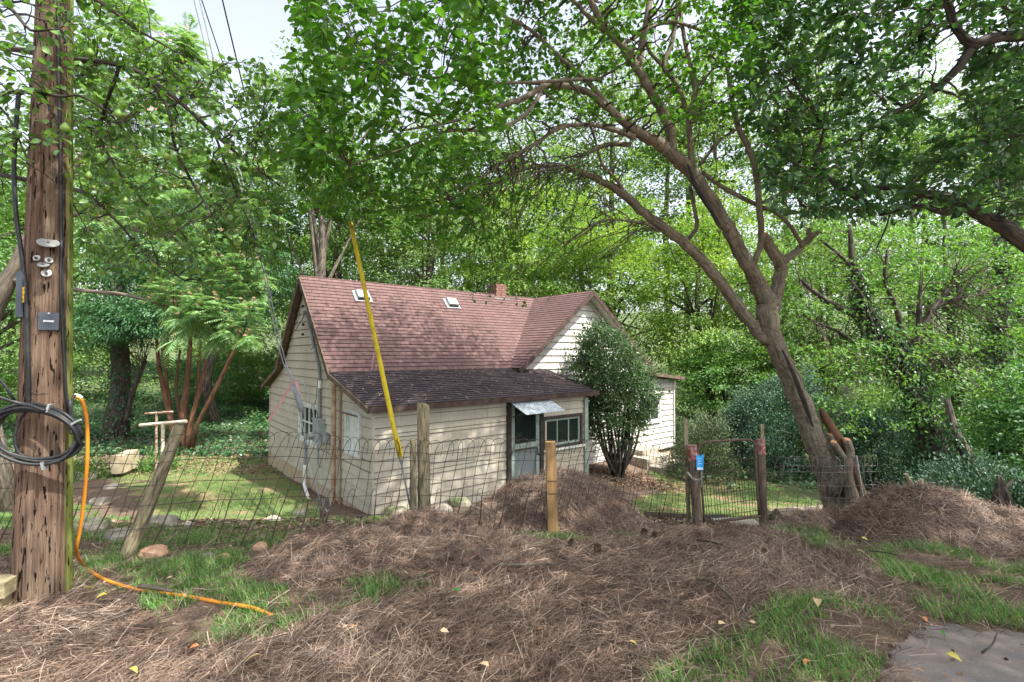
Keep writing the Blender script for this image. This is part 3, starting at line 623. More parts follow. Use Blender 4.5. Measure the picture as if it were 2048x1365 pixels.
mb = MB(); mb.beam((3.25, -.05, 1.55), (3.25, -.58, 1.70), .02, .02); mb.build('bracket', M['dark_trim'], aw); mb = MB(); mb.beam((4.33, -.05, 1.6), (4.33, -.58, 1.70), .02, .02); mb.build('bracket', M['dark_trim'], aw)
# porch interior object and back
mb = MB(); mb.box((3.95, 1.3, .62), (.5, .5, .55)); mb.build('cabinet', M['interior'], house)

# roof vents, chimney
for (x, t) in ((1.28, .80), (4.05, .795)):
    y = 1.965 + (4.28 - 1.965) * t; z = 2.6 + 2.4 * t; ax = np.array([0, 1, 1.037]) * c1; nx = np.array([0, -1.037, 1]) * c1 * 1.0
    nx = np.array([0, -1.037, 1]) / math.hypot(1, 1.037); Mv = np.stack([[1, 0, 0], ax, nx], 1)
    mb = MB(); mb.box(np.array([x, y, z]) + nx * .025, (.46, .42, .012), M=Mv); mb.box(np.array([x, y, z]) + nx * .075, (.36, .32, .10), M=Mv, taper=.86)
    vt = mb.build('roof_vent', M['grey_metal'], house)
    mb = MB(); mb.box(np.array([x, y, z]) + nx * .06 - ax * .158, (.30, .012, .05), M=Mv); mb.build('louvre', M['dark_trim'], vt)
mb = MB(); cxx, cyy = 6.25, 4.45
for k in range(9):
    zz = 4.72 + k * .075
    for q in range(2):
        off = .5 if k % 2 else 0
        for (dx, dy, sx, sy) in ((-.11, -.2, .205, .1), (.11, -.2, .205, .1), (-.11, .2, .205, .1), (.11, .2, .205, .1), (-.165, 0, .1, .28), (.165, 0, .1, .28)):
            if q == 0: mb.box((cxx + dx + (.02 if k % 2 else 0), cyy + dy, zz), (sx, sy, .066), rnd=rng.random())
mb.box((cxx, cyy, 5.0), (.38, .42, .62)); ch = mb.build('chimney', M['brick'], house, label='short crumbling brick chimney on the ridge')
mb = MB(); mb.box((cxx, cyy - .02, 4.86), (.62, .6, .03)); mb.beam((cxx - .3, cyy - .34, 4.62), (cxx + .3, cyy - .34, 4.62), .02, .12); mb.build('flashing', M['grey_metal'], ch)

# services on the gable wall
mb = MB(); mb.tube([(-.14, 1.75, -.42), (-.14, 1.74, .6), (-.14, 1.76, 2.40)], .05, 12); mb.lathe((-.14, 1.75, .80), [(.05, -.06), (.07, -.05), (.07, .05), (.05, .06)], n=12); mb.lathe((-.14, 1.76, 2.36), [(.05, -.05), (.075, -.04), (.075, .04), (.05, .05)], n=12)
mb.tube([(-.05, 1.62, -.2), (-.05, 1.62, 2.35)], .022, 8); mb.build('vent_pipe', M['pipe_rust'], house, label='rusty cast iron vent pipe')
mb = MB(); mb.tube(curve([(-.06, 2.95, 1.45), (-.06, 2.97, 2.2), (-.06, 2.98, 2.45), (-.06, 3.12, 2.8), (-.06, 4.0, 3.9), (-.10, 4.1, 4.0)], 4), .035, 10)
mb.lathe((-.10, 4.10, 4.02), [(0, .09), (.05, .07), (.06, 0), (.05, -.06), (0, -.06)], n=12); cond = mb.build('service_conduit', M['grey_pvc'], house, smooth=True, label='grey service mast with weatherhead')
mb = MB(); mb.tube([(-.06, 2.96, 2.2), (-.06, 2.965, 2.38)], .04, 10); mb.build('coupling', M['white_pvc'], cond)
for zz in (1.9, 2.7, 3.4):
    yy = {1.9: 2.96, 2.7: 3.05, 3.4: 3.6}[zz]; mb = MB(); mb.box((-.05, yy, zz), (.09, .12, .02)); mb.build('strap', M['grey_metal'], cond)
mb = MB()
mb.tube(curve([(-.10, 4.15, 3.95), (-.2, 4.3, 3.7), (-.22, 4.5, 3.62), (-.2, 4.75, 3.9), (-.2, 4.7, 4.2)], 4), .008, 5)
mb.tube(curve([(-.10, 4.12, 3.95), (-.18, 4.2, 3.8), (-.2, 4.55, 3.9), (-.2, 4.6, 4.35)], 4), .008, 5)
for yy, zz in ((4.25, 4.22), (4.2, 3.75), (4.22, 3.5)): mb.lathe((-.1, yy, zz), [(0, .04), (.035, .02), (.035, -.02), (0, -.04)], (1, 0, 0), 8)
mb.tube(curve([(-.06, 4.2, 4.6), (-.07, 3.9, 4.1), (-.07, 3.4, 3.3), (-.2, 3.2, 3.1), (-.2, 2.9, 3.2)], 4), .006, 5)
mb.tube(curve([(-.08, 3.05, 2.4), (-.10, 3.1, 1.9), (-.10, 3.25, 1.75), (-.08, 3.05, 1.6), (-.2, 2.8, 1.2)], 4), .006, 5)
mb.build('service_wiring', M['black'], house)
mb = MB(); mb.box((-.10, 2.86, 1.22), (.17, .40, .54)); mb.box((-.11, 2.86, 1.495), (.20, .43, .02)); met = mb.build('electric_meter_box', M['grey_metal'], house)
mb = MB(); mb.lathe((-.18, 3.02, 1.10), [(0, .14), (.07, .13), (.085, .09), (.09, 0), (.10, 0), (.10, -.02), (0, -.02)], (-1, 0, 0), 18); mb.build('meter_dial', M['galv'], met)
mb = MB(); mb.box((-.07, 2.42, 1.12), (.10, .2, .22)); mb.tube([(-.06, 2.42, 1.0), (-.06, 2.46, .7), (-.06, 2.5, .62)], .012, 6); mb.tube([(-.1, 2.9, .95), (-.1, 2.9, .45), (-.08, 2.8, .4)], .018, 6); mb.build('telephone_box', M['grey_pvc'], house)
mb = MB(); mb.tube([(-.07, 4.02, .22), (-.07, 4.02, .95)], .035, 10); mb.build('drain_pipe', M['grey_pvc'], house)
mb = MB(); mb.tube(curve([(-.07, 4.02, .24), (-.07, 4.02, -.05), (-.09, 3.98, -.22), (-.16, 3.6, -.28), (-.34, 2.7, -.30)], 4), .04, 10); mb.lathe((-.35, 2.68, -.30), [(.04, -.05), (.055, -.05), (.055, .05), (.04, .05)], (-.1, -.5, 0), 10)
mb.build('drain_pipe', M['white_pvc'], house, smooth=True, label='white plastic drain pipe bending along the ground')
mb = MB(); mb.beam((3.95, -.35, -.55), (3.95, -.35, .05), .03, .03); mb.beam((3.95, -.35, .05), (4.75, -1.15, -.08), .03, .03); mb.build('hand_rail', M['rust_dark'], house)
# steps by the far door
sx = Thing('concrete_step', hw(10.2, 1.0, -.9), 'stacked grey concrete steps against the far wall behind the camellia', 'steps')
mb = MB()
for k, (xx, yy, zz, a, b, c) in enumerate(((10.3, 1.25, -.60, 1.3, .8, .36), (10.5, .75, -.78, 1.5, .6, .28), (10.4, 1.5, -.35, 1.0, .5, .22))):
    mb.box(hw(xx, yy, zz), (a, b, c), rz=HA + .03 * k)
sx.part(mb, 'step', M['concrete'])
# ------------------------------------------------------------------ utility pole
M['pole_wood'] = None
pw, n_, l_, b_ = newmat('pole_wood')
v = coords(n_, l_, attr='bk', scale=(42, 42, 1.0)); t = noise(n_, l_, v, 1, 9, .78, .25)
v2 = coords(n_, l_, attr='bk', scale=(55, 55, 9)); t2 = noise(n_, l_, v2, 1, 3, .5)
v3 = coords(n_, l_, attr='bk', scale=(3.2, 3.2, .7)); t3 = noise(n_, l_, v3, 1.4, 3)
r = ramp(n_, [(.36, (.022, .014, .010)), (.44, (.10, .06, .042)), (.56, (.18, .12, .085)), (.74, (.31, .24, .18))]); l_.new(t.outputs[0], r.inputs[0])
pit = ramp(n_, [(.36, (.05, .04, .04)), (.40, (1, 1, 1))]); l_.new(t2.outputs[0], pit.inputs[0])
grey = mix(n_, l_, t3.outputs[0], r.outputs[0], (.30, .25, .20)); rg = ramp(n_, [(.45, (0, 0, 0)), (.6, (1, 1, 1))]); l_.new(t3.outputs[0], rg.inputs[0])
cmb = mix(n_, l_, rg.outputs[0], r.outputs[0], mix(n_, l_, 1.0, r.outputs[0], (1.05, 1.15, 1.15), 'MULTIPLY'))
cmb = mix(n_, l_, 1.0, cmb, pit.outputs[0], 'MULTIPLY')
a = n_.new('ShaderNodeAttribute'); a.attribute_name = 'rnd'    # rnd holds how mossy each side of the pole is
ma = n_.new('ShaderNodeMath'); ma.operation = 'MULTIPLY_ADD'; l_.new(t.outputs[0], ma.inputs[0]); ma.inputs[1].default_value = .5; l_.new(a.outputs['Fac'], ma.inputs[2])
mr = ramp(n_, [(.62, (0, 0, 0)), (.78, (1, 1, 1))]); l_.new(ma.outputs[0], mr.inputs[0])
moss = mix(n_, l_, t.outputs[0], (.12, .15, .03), (.30, .36, .09))
l_.new(mix(n_, l_, mr.outputs[0], cmb, mix(n_, l_, 1.0, moss, pit.outputs[0], 'MULTIPLY')), b_.inputs['Base Color'])
b_.inputs['Roughness'].default_value = .85; b_.inputs['Specular IOR Level'].default_value = .15; bump(n_, l_, t.outputs[0], b_, 1.0, .02)
pb = P(84, 1175, 3.3); pt = P(110, 0, 3.3); pb[2] = float(H(pb[0], pb[1])) - .12
pdir = (pt - pb) / (pt[2] - pb[2]); PH = 9.2
pole = Thing('utility_pole', pb, 'tall weathered brown wooden utility pole with green moss down its right side', 'utility pole')
def prad(z): return .158 - .0145 * z
zs = np.linspace(0, PH, 60); na = 48; V = []; A = []; BK = []
for z in zs:
    for k in range(na):
        th = 2 * math.pi * k / na; rr = prad(z) * (1 + .012 * math.sin(th * 3 + z) + .018 * (z < .3) * (1 - z / .3))
        rr *= 1 - .02 * (math.sin(th * 9 + 2 * math.sin(z * .6)) > .93)
        c = pb + pdir * z; V.append([c[0] + rr * math.cos(th), c[1] + rr * math.sin(th), c[2]]); BK.append([rr * math.cos(th), rr * math.sin(th), z])
        A.append(.50 * math.exp(-(((th - 6.2832 if th > 3.6 else th) - .48) / .76) ** 4) + .02)
m_ = len(zs); i = np.arange(m_ - 1)[:, None] * na; j = np.arange(na)[None]; k = (j + 1) % na
mb = MB(); mb.add(V, np.stack([i + j, i + k, i + na + k, i + na + j], 2).reshape(-1, 4), A, np.array(BK)); pole.part(mb, 'pole', pw, smooth=True)
def onpole(u, v, out=0.0):
    d = ray(u, v); o = np.array([0, 0, CAMZ]); t = 2.5
    while t < 4:
        p = o + d * t; z = p[2] - pb[2]; c = pb + pdir * z
        if math.hypot(p[0] - c[0], p[1] - c[1]) < prad(z) + out: return p
        t += .002
    return o + d * 3.2
def pnorm(p): c = pb + pdir * (p[2] - pb[2]); n = p - c; n[2] = 0; return n / np.linalg.norm(n)
for u, v, r_, nm, hd in ((97, 488, .058, 'plate_washer', .014), (75, 517, .02, 'nail_washer', .010), (98, 521, .021, 'nail_washer', .016), (88, 531, .031, 'nail_washer', .010), (93, 547, .026, 'nail_washer', .02)):
    p = onpole(u, v); n = pnorm(p); mb = MB(); nt = nrm(n + np.array([0, 0, 1.]) * (1.3 if r_ > .03 else .3)); mb.lathe(p + n * (r_ * .55 if r_ > .03 else .006), [(0, .006), (r_ * .25, .006), (r_, .004), (r_, 0), (0, 0)], nt, 24)
    w = pole.part(mb, nm, M['galv']); mb = MB(); mb.lathe(p + n * .008, [(0, hd * .6 + r_ * .5), (.008, hd * .6 + r_ * .5), (.009, 0)], n, 8); pole.part(mb, 'nail', M['rust_dark'], sub=w)
def plate(u, v, w, h, th, mat, name, off=.0):
    p = onpole(u, v); n = pnorm(p); s = np.cross([0, 0, 1], n); mb = MB(); mb.box(p + n * (th / 2 + .004 + off), (w, h, th), M=np.stack([s, [0, 0, 1], n], 1)); return pole.part(mb, name, mat), p, n, s
tg, p, n, s = plate(97, 643, .098, .115, .012, M['black'], 'tag_plate')
M['label_white'] = simple('label_white', (.55, .57, .58), (.7, .72, .72), 5, .5, bmp=0); M['label_yellow'] = simple('label_yellow', (.75, .42, .02), (.8, .48, .03), 5, .5, bmp=0)
M['tag_blue'] = simple('tag_blue', (.02, .25, .62), (.03, .32, .75), 30, .45, bmp=0); M['slate'] = simple('slate', (.05, .065, .085), (.09, .11, .14), 5, .5, bmp=0)
tg.data.materials[0] = M['slate']
mb = MB(); mb.box(p + n * .0185 + s * 0, (.052, .012, .002), M=np.stack([s, [0, 0, 1], n], 1)); pole.part(mb, 'label', M['label_white'], sub=tg)
mb = MB(); mb.lathe(p + n * .016 + np.array([0, 0, .05]), [(0, .006), (.007, .004), (.007, 0)], n, 8); pole.part(mb, 'nail', M['galv'], sub=tg)
# half-round cable guard with number strips
gmb_ = MB(); q0, q1 = onpole(46, 635), onpole(44, 545); na_ = pnorm(q0)
for k in range(-4, 4):
    for (pa, pbb) in ((q0, q1),):
        th0 = math.atan2(na_[1], na_[0]) + k * .085 - .14; th1 = th0 + .085
        c0 = pb + pdir * (pa[2] - pb[2]); c1_ = pb + pdir * (pbb[2] - pb[2]); r0 = prad(1.5) + .008
        V = [c + np.array([rr * math.cos(t), rr * math.sin(t), 0]) for c in (c0, c1_) for rr in (r0, r0 + .012) for t in (th0, th1)]
        gmb_.add(V, [[0, 1, 3, 2], [4, 6, 7, 5], [2, 3, 7, 6], [0, 2, 6, 4], [1, 5, 7, 3]])
gd = pole.part(gmb_, 'cable_guard', M['slate'])
def text_mesh(body, size, p, n, s, up, mat, name, parent, loc0, ext=.0006):
    cu = bpy.data.curves.new('t', 'FONT'); cu.body = body; cu.size = size; cu.align_x = 'CENTER'; cu.align_y = 'CENTER'; cu.extrude = ext
    ob = bpy.data.objects.new('t', cu); COL.objects.link(ob); bpy.context.view_layer.update()
    me = bpy.data.meshes.new_from_object(ob.evaluated_get(bpy.context.evaluated_depsgraph_get())); bpy.data.objects.remove(ob)
    nv = len(me.vertices); c = np.zeros(nv * 3); me.vertices.foreach_get('co', c); c = c.reshape(-1, 3)
    c = np.array(p) + c[:, :1] * s + c[:, 1:2] * np.array(up) + c[:, 2:] * n - loc0; me.vertices.foreach_set('co', c.ravel())
    me.materials.clear(); me.materials.append(mat); o = bpy.data.objects.new(name, me); COL.objects.link(o); o.parent = parent; return o
for u, v, w, h, tx in ((41, 552, .016, .032, 'H'), (47, 590, .018, .10, 'U15'), (36, 588, .013, .13, 'TT118')):
    p = onpole(u, v, .022); n = pnorm(p); s = np.cross([0, 0, 1], n); mb = MB(); mb.box(p + n * .002, (w, h, .002), M=np.stack([s, [0, 0, 1], n], 1)); st = pole.part(mb, 'number_strip', M['label_yellow'], sub=gd)
    k = len(tx)
    for i_, ch_ in enumerate(tx): text_mesh(ch_, h / k * 1.0, p + n * .0036 + np.array([0, 0, h * (.5 - (i_ + .5) / k)]), n, s, (0, 0, 1), M['black'], 'number', gd, pole.loc)
def polecable(pts, r_, name, off=.012, mat=None, th=None, label=None):
    q = [onpole(u, v, off) + pnorm(onpole(u, v, off)) * 0 for u, v in pts]; mb = MB(); mb.tube(curve(q, 4), r_, 8); return (th or pole).part(mb, name, mat or M['black'], smooth=True, label=label)
polecable([(38, 180), (33, 240), (28, 330), (32, 430), (42, 500), (52, 590), (55, 680), (57, 760), (57, 812)], .0125, 'cable', .013, label='thick black cable on the left')
polecable([(118, -60), (117, 120), (121, 300), (122, 420), (123, 560), (127, 680), (130, 760), (133, 800), (137, 822)], .010, 'cable', .011, label='thin black cable on the right')
polecable([(124, 480), (121, 560), (124, 640), (130, 740), (137, 830)], .006, 'cable', .02)
# moss-side staple wires
mb = MB(); mb.tube([onpole(58, 786, .004), onpole(78, 788, .004), onpole(97, 787, .004)], .0018, 5); pole.part(mb, 'staple', M['rust_dark'])
# coiled black cable
coil = Thing('cable_coil', onpole(75, 870, .03), 'coil of thick black cable hanging on the wooden utility pole', 'cable coil')
cc = onpole(66, 870, .045); nf = pnorm(onpole(66, 870)); sx_ = np.cross([0, 0, 1], nf)
mb = MB(); pts = []
for k in range(0, 5 * 28):
    t = k / 28 * 2 * math.pi; q = k // 28; rx = .235 + .014 * math.sin(k * .11 + 1) - .006 * q; rz_ = .185 + .014 * math.cos(k * .07) - .006 * q
    e = .032 * q - .06
    x_ = rx * math.cos(t) + (.02 * (q % 2)) + .02; z_ = rz_ * math.sin(t) + .04 * math.cos(t) * -1
    pts.append(cc + sx_ * x_ + np.array([0, 0, z_]) + nf * (.02 + .012 * (q % 3) + .01 * math.sin(t * 2) - .0 * e))
mb.tube(pts, .0105, 8); coil.part(mb, 'cable', M['black'], smooth=True)
mb = MB(); lp = [cc + sx_ * x_ + np.array([0, 0, z_]) + nf * .015 for x_, z_ in ((-.02, .17), (-.05, .12), (-.08, .03), (-.08, -.06), (-.05, -.12), (.02, -.16), (.10, -.17))]; mb.tube(curve(lp, 4), .009, 8); coil.part(mb, 'cable', M['black'], smooth=True)
mb = MB(); q = [P(-30, 730, 3.0), P(5, 765, 3.0), P(22, 790, 3.02), P(28, 800, 3.05)]; mb.tube(curve(q, 4), .008, 8); q = [P(-40, 780, 2.95), P(0, 795, 3.0), P(35, 806, 3.05), P(62, 812, 3.07), P(90, 822, 3.08)]; mb.tube(curve(q, 4), .010, 8); coil.part(mb, 'cable_end', M['black'], smooth=True)
for t in (.6, 1.3, 4.9):
    mb = MB(); c_ = cc + sx_ * (.25 * math.cos(t) + .03) + np.array([0, 0, .19 * math.sin(t) - .04 * math.cos(t)]) + nf * .035; mb.box(c_, (.012, .05, .05), M=np.stack([np.array([0, 0, 1.]) * math.cos(t) - sx_ * math.sin(t), nf, sx_ * math.cos(t) + np.array([0, 0, 1.]) * math.sin(t)], 1)); coil.part(mb, 'cable_tie', M['grey_pvc'])
# orange conduit
hz = G(155, 1112)
oc = Thing('orange_conduit', G(170, 1135), 'orange cable conduit looping down beside the pole and across the grass', 'conduit')
gp = [G(u, v) + np.array([0, 0, .02]) for u, v in ((168, 1137), (195, 1158), (230, 1174), (275, 1186), (330, 1194), (390, 1203), (440, 1212), (500, 1222), (545, 1230))]
gp[-1][2] -= .03
top = [P(150, 793, 3.32), P(163, 800, 3.34), P(172, 830, 3.38), P(175, 870, 3.4), P(174, 930, 3.42), P(168, 1000, 3.46), P(160, 1060, 3.5), P(153, 1105, 3.55)]
mb = MB(); mb.tube(curve(top + gp, 4), .0115, 10); oc.part(mb, 'conduit', M['orange'], smooth=True)
mb = MB(); mb.tube(curve([P(140, 800, 3.25), P(141, 860, 3.25), P(147, 862, 3.25), P(143, 820, 3.27), P(146, 795, 3.30), P(152, 791, 3.32)], 4), .008, 8); oc.part(mb, 'cable', M['black'], smooth=True)
mb = MB(); mb.tube([P(149, 791, 3.32), P(156, 792, 3.33), P(162, 797, 3.34)], .014, 8, wob=.5); oc.part(mb, 'tape', M['label_white'])
# sleepers at the left edge
M['sleeper'] = simple('sleeper_wood', (.20, .17, .09), (.42, .36, .22), 5, .85, sc=(8, 1.2, 8), bmp=.4)
for k, (z, lb) in enumerate(((.145, 'upper square timber beam beside the foot of the utility pole'), (.045, 'lower square timber beam stacked beside the foot of the utility pole'))):
    p0 = G(38, 1215); mb = MB(); e1 = np.array([p0[0] - .02 - .03 * k, p0[1] - .02, p0[2] + z]); e0 = e1 + np.array([-1.6, -.55, 0]); mb.beam(e0, e1, .17, .088); o = mb.build('timber_beam', M['sleeper'], label=lb, category='timber'); origin_to(o, e1)

# ------------------------------------------------------------------ wire fence
M['post_old'] = barkmat('post_old', (.20, .18, .12), (.42, .38, .27), (.06, .05, .035), sc=1.6)
M['post_new'] = barkmat('post_new', (.26, .16, .075), (.40, .27, .14), (.15, .09, .05), sc=.5)
M['post_grey'] = barkmat('post_grey', (.13, .10, .08), (.25, .21, .17), (.05, .04, .03), sc=1.0)
def fence_wires(mb, pts, lean, hgt=1.04, rad=.0030, arcs=True, sag=None, closed_low=.085):
    """pts: base polyline in world xy; lean: horizontal shift of the top along the fence (m)"""
    q = np.array([[x, y, float(H(x, y))] for x, y in pts]); L = np.r_[0, np.cumsum(np.linalg.norm(np.diff(q[:, :2], axis=0), axis=1))]
    def base(s):
        z = np.array([np.interp(s, L, q[:, k]) for k in range(3)]); return z
    tot = L[-1]; ln = lean if callable(lean) else (lambda s: lean); sg = sag or (lambda s: 0.0)
    def at(s, h):
        b = base(s); d = base(min(s + .05, tot)) - base(max(s - .05, 0)); d[2] = 0; d /= np.linalg.norm(d) + 1e-9; k = h / hgt
        nn = np.array([-d[1], d[0], 0])
        return b + d * ln(s) * k + np.array([0, 0, h * (1 - sg(s) * .12)]) + nn * (.03 * math.sin(s * 3 + h * 4) * k + sg(s) * .10 * k) + d * .012 * math.sin(s * 17 + h * 9)
    for h in (.03, .22, .42, .60, .80, .89):
        mb.tube([at(s, h + .006 * math.sin(s * 9 + h * 7)) for s in np.arange(0, tot + .01, .10)], rad, 4, cap=False)
    sp = .118; n = int(tot / sp)
    for k in range(n):
        s = k * sp; a, b = s, min(s + 1.5 * sp, tot)
        V = [at(a, h) for h in (.0, .2, .4, .6, .8, .92)]
        if arcs:
            for t in np.linspace(0, math.pi, 7)[0:]: V.append(at(a + (b - a) * (1 - math.cos(t)) / 2, .94 + .10 * math.sin(t)))
            V.append(at(b, .86))
        mb.tube(V, rad, 4, cap=False)
        s2 = s + sp / 2
        if k % 2 == 0: c0, c1 = s2, min(s2 + sp * .55, tot); V = [at(c0, h) for h in (0, .2, .38)] + [at(c0 + (c1 - c0) * (1 - math.cos(t)) / 2, .42 + .085 * math.sin(t)) for t in np.linspace(0, math.pi, 6)] + [at(c1, h) for h in (.38, .2, 0)]; mb.tube(V, rad * .95, 4, cap=False)
def oldpost(th, a, b, r0, r1, mat, name='post', square=False, label=None, n=12, rough=.22):
    mb = MB(); a = np.array(a); b = np.array(b)
    if square:
        for k in range(1): mb.beam(a, b, r0 * 2, r0 * 2)
    else:
        ts = np.linspace(0, 1, 9); pts = [a + (b - a) * t for t in ts]; rr = [r0 + (r1 - r0) * t for t in ts]; mb.tube(pts, rr, n, wob=rough)
        t_ = (b - a) / np.linalg.norm(b - a); q = mb.V[-1][-n:]; q += t_ * (rng.random((n, 1)) - .4) * r1 * .9
    return th.part(mb, name, mat, smooth=not square, label=label)
fA = [(-7.5, 4.2), (-4.6, 4.05), (P(250, 1112, 4.2)[0], 4.2), (-2.3, 4.75), (P(835, 1030, 5.45)[0], 5.4), (P(1103, 1060, 5.2)[0], 5.25), (P(1392, 1045, 6.2)[0], 6.22)]
F1 = Thing('wire_fence', (fA[3][0], fA[3][1], float(H(*fA[3]))), 'rusty loop topped wire fence sagging between weathered posts, left of the gate', 'fence')
mb = MB(); fence_wires(mb, fA, lambda s: .36 if s < 5 else (.36 - .2 * sm(s, 5, 6.4) + .14 * sm(s, 7.5, 8.5)), sag=lambda s: .3 * math.sin(s * 1.3) ** 2 + .9 * math.exp(-((s - 9.9) / .7) ** 2)); F1.part(mb, 'wire_mesh', M['wire'])
def bz(u, v, Y, dz=-.1): p = P(u, v, Y); return np.array([p[0], p[1], float(H(p[0], p[1])) + dz])
oldpost(F1, bz(246, 1112, 4.22), P(360, 852, 4.5), .062, .050, M['post_old'], label='weathered grey post leaning to the right')
oldpost(F1, bz(849, 1035, 5.5), P(846, 808, 5.5), .072, .066, M['post_old'], label='tall split weathered post')
oldpost(F1, bz(828, 1035, 5.42), P(826, 880, 5.42), .040, .036, M['post_old'], label='short rotten post beside the tall one')
oldpost(F1, bz(1106, 1060, 5.18), P(1101, 884, 5.18), .052, .05, M['post_new'], square=True, label='new orange brown square post')
for v_y in (985, 960): 
    mb = MB(); c_ = P(1103, v_y, 5.18); mb.box(c_, (.112, .112, .006)); F1.part(mb, 'wire_tie', M['wire'])
# gate
def gpost(u0, v0, u1, v1, Y, r_, lab):
    a, b = bz(u0, v0, Y), P(u1, v1, Y); T_ = Thing('gate_post', (a[0], a[1], float(H(a[0], a[1]))), lab, 'gate post', 'posts on either side of the wire gate')
    mb = MB(); pts = [a + (b - a) * t for t in np.linspace(0, 1, 8)]; mb.tube(pts, [r_ * (1.08 - .08 * t) for t in np.linspace(0, 1, 8)], 14, wob=.10); T_.part(mb, 'post', M['post_grey'], smooth=True)
    d = (b - a) / np.linalg.norm(b - a); mb = MB(); prof = [(r_ * 1.06, -.30), (r_ * 1.12, -.27), (r_ * 1.05, -.22), (r_ * 1.12, -.17), (r_ * 1.05, -.12), (r_ * 1.12, -.07), (r_ * 1.07, .01), (0, .016)]
    mb.lathe(b, [(x_, z_ * .62) for x_, z_ in prof], d, 16); T_.part(mb, 'cap', M['rust_red'], label='rusty red tin can over the post top')
    return T_
gpost(1397, 1047, 1383, 892, 6.2, .058, 'left gate post, grey wood capped with a red tin, with chain and blue tag')
gpost(1528, 1034, 1521, 880, 6.3, .050, 'right gate post, grey wood capped with a red tin, beside the leaning trunk')
for u0, v0, u1, v1, Y, lb in ((1378, 1040, 1371, 838, 6.3, 'thin wooden stake behind the left gate post'), (1526, 1030, 1524, 849, 6.4, 'thin wooden stake behind the right gate post')):
    a, b = bz(u0, v0, Y), P(u1, v1, Y); mb = MB(); mb.beam(a, b, .022, .05); o = mb.build('stake', M['post_old'], label=lb, category='stake'); origin_to(o, a)
gA, gB = P(1408, 1045, 6.22), P(1518, 1030, 6.28); gh = Thing('wire_gate', (gA + gB) / 2, 'small garden gate of bent rusty pipe filled with wire mesh', 'gate')
g0, g1, g2, g3 = P(1409, 1047, 6.22), P(1398, 895, 6.22), P(1508, 882, 6.28), P(1518, 1030, 6.28)
mb = MB(); mb.tube(curve([g0, P(1404, 980, 6.22), P(1399, 925, 6.22), P(1396, 905, 6.22), P(1402, 889, 6.22), P(1418, 884, 6.23), P(1450, 882, 6.25), P(1490, 880, 6.27), P(1503, 882, 6.28), P(1510, 892, 6.28), P(1512, 940, 6.28), g3], 4), .016, 8)
mb.tube([P(1405, 1048, 6.22), P(1460, 1040, 6.25), P(1520, 1032, 6.28)], .022, 8); gh.part(mb, 'frame', M['rust_dark'], smooth=True)
mb = MB()
for k in range(1, 19):
    t = k / 19; lo_, hi_ = g0 + (g3 - g0) * t, P(1399 + 108 * t, (930 if 0 < k < 12 else 905) - 6 * t + 8 * math.sin(k), 6.24)
    if k % 2: hi_ = lo_ + (hi_ - lo_) * .62
    mb.tube([lo_, (lo_ + hi_) / 2 + np.array([.008 * math.sin(k * 2), 0, 0]), hi_], .0042, 4)
for h in (.06, .2, .34, .48, .60, .72): mb.tube([g0 + (P(1399, 905, 6.22) - g0) * h * 1.15 + np.array([0, 0, 0]), (g0 + g3) / 2 + (P(1453, 895, 6.25) - (g0 + g3) / 2) * h * 1.12, g3 + (P(1512, 895, 6.28) - g3) * h * 1.15], .0042, 4)
gh.part(mb, 'wire_mesh', M['wire'])
mb = MB()
for k in range(16):
    t = k / 15; c_ = P(1376 + 30 * t, 946 + 15 * math.sin(t * 2.6) + 0, 6.13); mb.tube([c_ + np.array([.012 * math.cos(a_), .004, .010 * math.sin(a_)]) if k % 2 else c_ + np.array([.012 * math.cos(a_), .010 * math.sin(a_), .002]) for a_ in np.linspace(0, 6.28, 9)], .0028, 5, cap=False)
for k in range(5):
    c_ = P(1403, 948 + k * 6, 6.15); mb.tube([c_ + np.array([.011 * math.cos(a_), 0, .012 * math.sin(a_)]) for a_ in np.linspace(0, 6.28, 9)], .003, 5, cap=False)
ch_ = mb.build('chain', M['galv'], label='galvanised chain tying the gate to the left gate post', category='chain'); origin_to(ch_, P(1390, 955, 6.15))
tp = P(1400, 925, 6.12); T_ = Thing('door_hanger_tag', tp, 'bright blue tag with a white strip hanging on the gate frame', 'tag')
mb = MB(); ap = [(-.046, -.095), (.040, -.10), (.048, .095), (.022, .097), (.018, .08), (.004, .072), (-.01, .08), (-.016, .094), (-.046, .09)]
V = [[tp[0] + x_, tp[1] - .004 + .01 * x_, tp[2] + z_] for x_, z_ in ap]; V2 = [[a_[0], a_[1] + .004, a_[2]] for a_ in V]; nn_ = len(ap)
mb.add(V + V2, [list(range(nn_))]); mb.F.append((np.array([list(range(nn_, 2 * nn_))[::-1]]), 0)); mb.F.append((np.array([[k, (k + 1) % nn_ , (k + 1) % nn_ + nn_, k + nn_] for k in range(nn_)]), 0))
T_.part(mb, 'card', M['tag_blue'])
mb = MB(); mb.box((tp[0] - .002, tp[1] - .0075, tp[2] - .078), (.07, .003, .026)); T_.part(mb, 'label', M['label_white'])
mb = MB()
for k, w_ in enumerate((.05, .035, .045)): mb.box((tp[0] - .008, tp[1] - .0075, tp[2] + .045 - k * .03), (w_, .0025, .004))
mb.box((tp[0] - .02, tp[1] - .0075, tp[2] - .01), (.004, .0025, .07)); T_.part(mb, 'print', M['label_white'])
